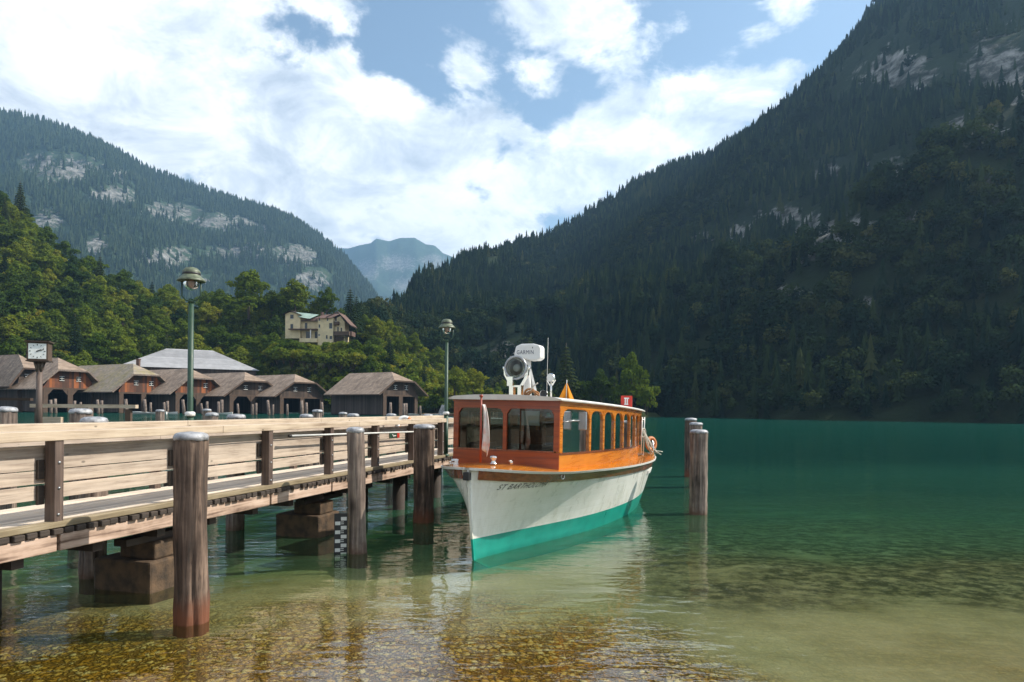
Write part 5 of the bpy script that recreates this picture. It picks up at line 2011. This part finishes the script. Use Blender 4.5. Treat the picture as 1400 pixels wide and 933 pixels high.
# aerial, coil, horn, small light
o = MB(); o.tube([(2.5, -.42, rtop(2.5) - .06), (2.5, -.42, rtop(2.5) + .12)], .018, 8); o.tube([(2.5, -.42, rtop(2.5) + .12), (2.5, -.425, rtop(2.5) + 1.15)], [.006, .003], 6)
o.build('aerial', M['offwhite'], boat)
o = MB()
torus(o, (2.0, -.27, z0 + .05), .10, .022, (.9, .2, .5), 18, 7); torus(o, (2.05, -.30, z0 + .03), .12, .02, (.6, .3, .9), 18, 7)
o.tube([(1.95, -.22, z0), (1.95, -.34, z0 + .10), (1.98, -.42, z0 + .04), (2.0, -.50, z0 - .01)], .02, 7)
o.build('rope_coil', M['brownrope'], boat)
o = MB(); o.tube([(1.95, -.28, z0 + .08), (1.95, -.36, z0 + .20), (1.94, -.44, z0 + .25)], .013, 7); o.build('rope_end', M['rope'], boat)
hx, hy = 2.0, -.66
zb2 = z0 - .05
o = MB(); o.lathe([(.001, -.10), (.05, -.085), (.078, -.03), (.082, .03), (.07, .05)], (hx, hy - .02, zb2 + .40), 18, axis=(-1, 0, 0)); o.tube([(hx, hy - .02, zb2 + .33), (hx, hy - .02, zb2)], .02, 8)
o.bar((hx, hy + .06, zb2 + .36), (hx, hy, zb2 + .26), .02, .02); o.bar((hx, hy - .10, zb2 + .36), (hx, hy - .04, zb2 + .26), .02, .02)
sp = o.build('spotlight', M['chrome'], boat)
o = MB(); o.lathe([(.07, .0), (.001, .006)], (hx - .052, hy - .02, zb2 + .40), 18, axis=(-1, 0, 0)); o.build('lens', M['offwhite'], sp)
o = MB(); o.lathe([(.001, -.12), (.03, -.10), (.035, .0), (.06, .05), (.072, .06)], (hx - .02, hy + .10, zb2 + .10), 18, axis=(-1, 0, 0)); o.tube([(hx, hy + .1, zb2 + .05), (hx, hy + .1, zb2 - .02)], .02, 8)
hn = o.build('horn', M['chrome'], boat)
o = MB(); o.lathe([(.066, .0), (.001, -.02)], (hx - .076, hy + .10, zb2 + .10), 18, axis=(-1, 0, 0)); o.build('horn_mouth', M['black'], hn)
o = MB(); o.lathe([(.09, 0), (.085, .03), (.05, .07), (.001, .085)], (2.2, -.42, z0 - .01), 16); o.build('vent_cowl', M['brass'], boat)
for (vx, vy) in ((1.62, .78), (1.62, .50)):
    o = MB(); o.lathe([(.055, 0), (.05, .04), (.03, .06), (.001, .065)], (vx, vy, rtop(1.6) - .07), 14); o.build('roof_light', M['offwhite'], boat)
# pennant: orange cloth on a short pole
zp = rtop(3.6)
o = MB(); o.tube([(3.3, -.55, zp - .08), (3.3, -.555, zp + .40)], [.012, .008], 7)
pp = o.build('pennant_pole', M['offwhite'], boat)
V = [(3.3, -.555, zp + .36)]
o = MB()
pts_ = [(3.28, -.36, zp - .05), (3.22, -.46, zp - .05), (3.36, -.56, zp - .05), (3.24, -.66, zp - .05), (3.32, -.74, zp - .06)]
for a, b in zip(pts_, pts_[1:]):
    o.add([V[0], a, b], [(0, 1, 2)])
c_ = o.build('pennant', M['orangecloth'], pp); sol = c_.modifiers.new('solid', 'SOLIDIFY'); sol.thickness = .006
# red sign with a white emblem further aft
o = MB(); zq = rtop(7.2) - .05
o.box(7.2, 7.23, -1.0, -.72, zq + .02, zq + .30)
for y in (-.95, -.77):
    o.tube([(7.24, y, zq - .04), (7.24, y, zq + .1)], .012, 6)
rs = o.build('red_board', M['redsign'], boat)
o = MB()
for (y0, y1, z0_, z1_) in ((-.93, -.80, zq + .22, zq + .25), (-.90, -.87, zq + .10, zq + .22), (-.85, -.82, zq + .10, zq + .22), (-.91, -.81, zq + .07, zq + .10)):
    o.box(7.193, 7.198, y0, y1, z0_, z1_)
o.build('emblem', M['white'], rs)
o = MB()
for (x_, y_, s_) in ((4.6, -.75, .10), (5.6, -.8, .08), (5.0, -.6, .07)):
    o.lathe([(s_, 0), (s_ * .9, .03), (s_ * .4, .05), (.001, .052)], (x_, y_, rtop(x_) - .07), 14)
o.build('roof_fitting', M['offwhite'], boat)
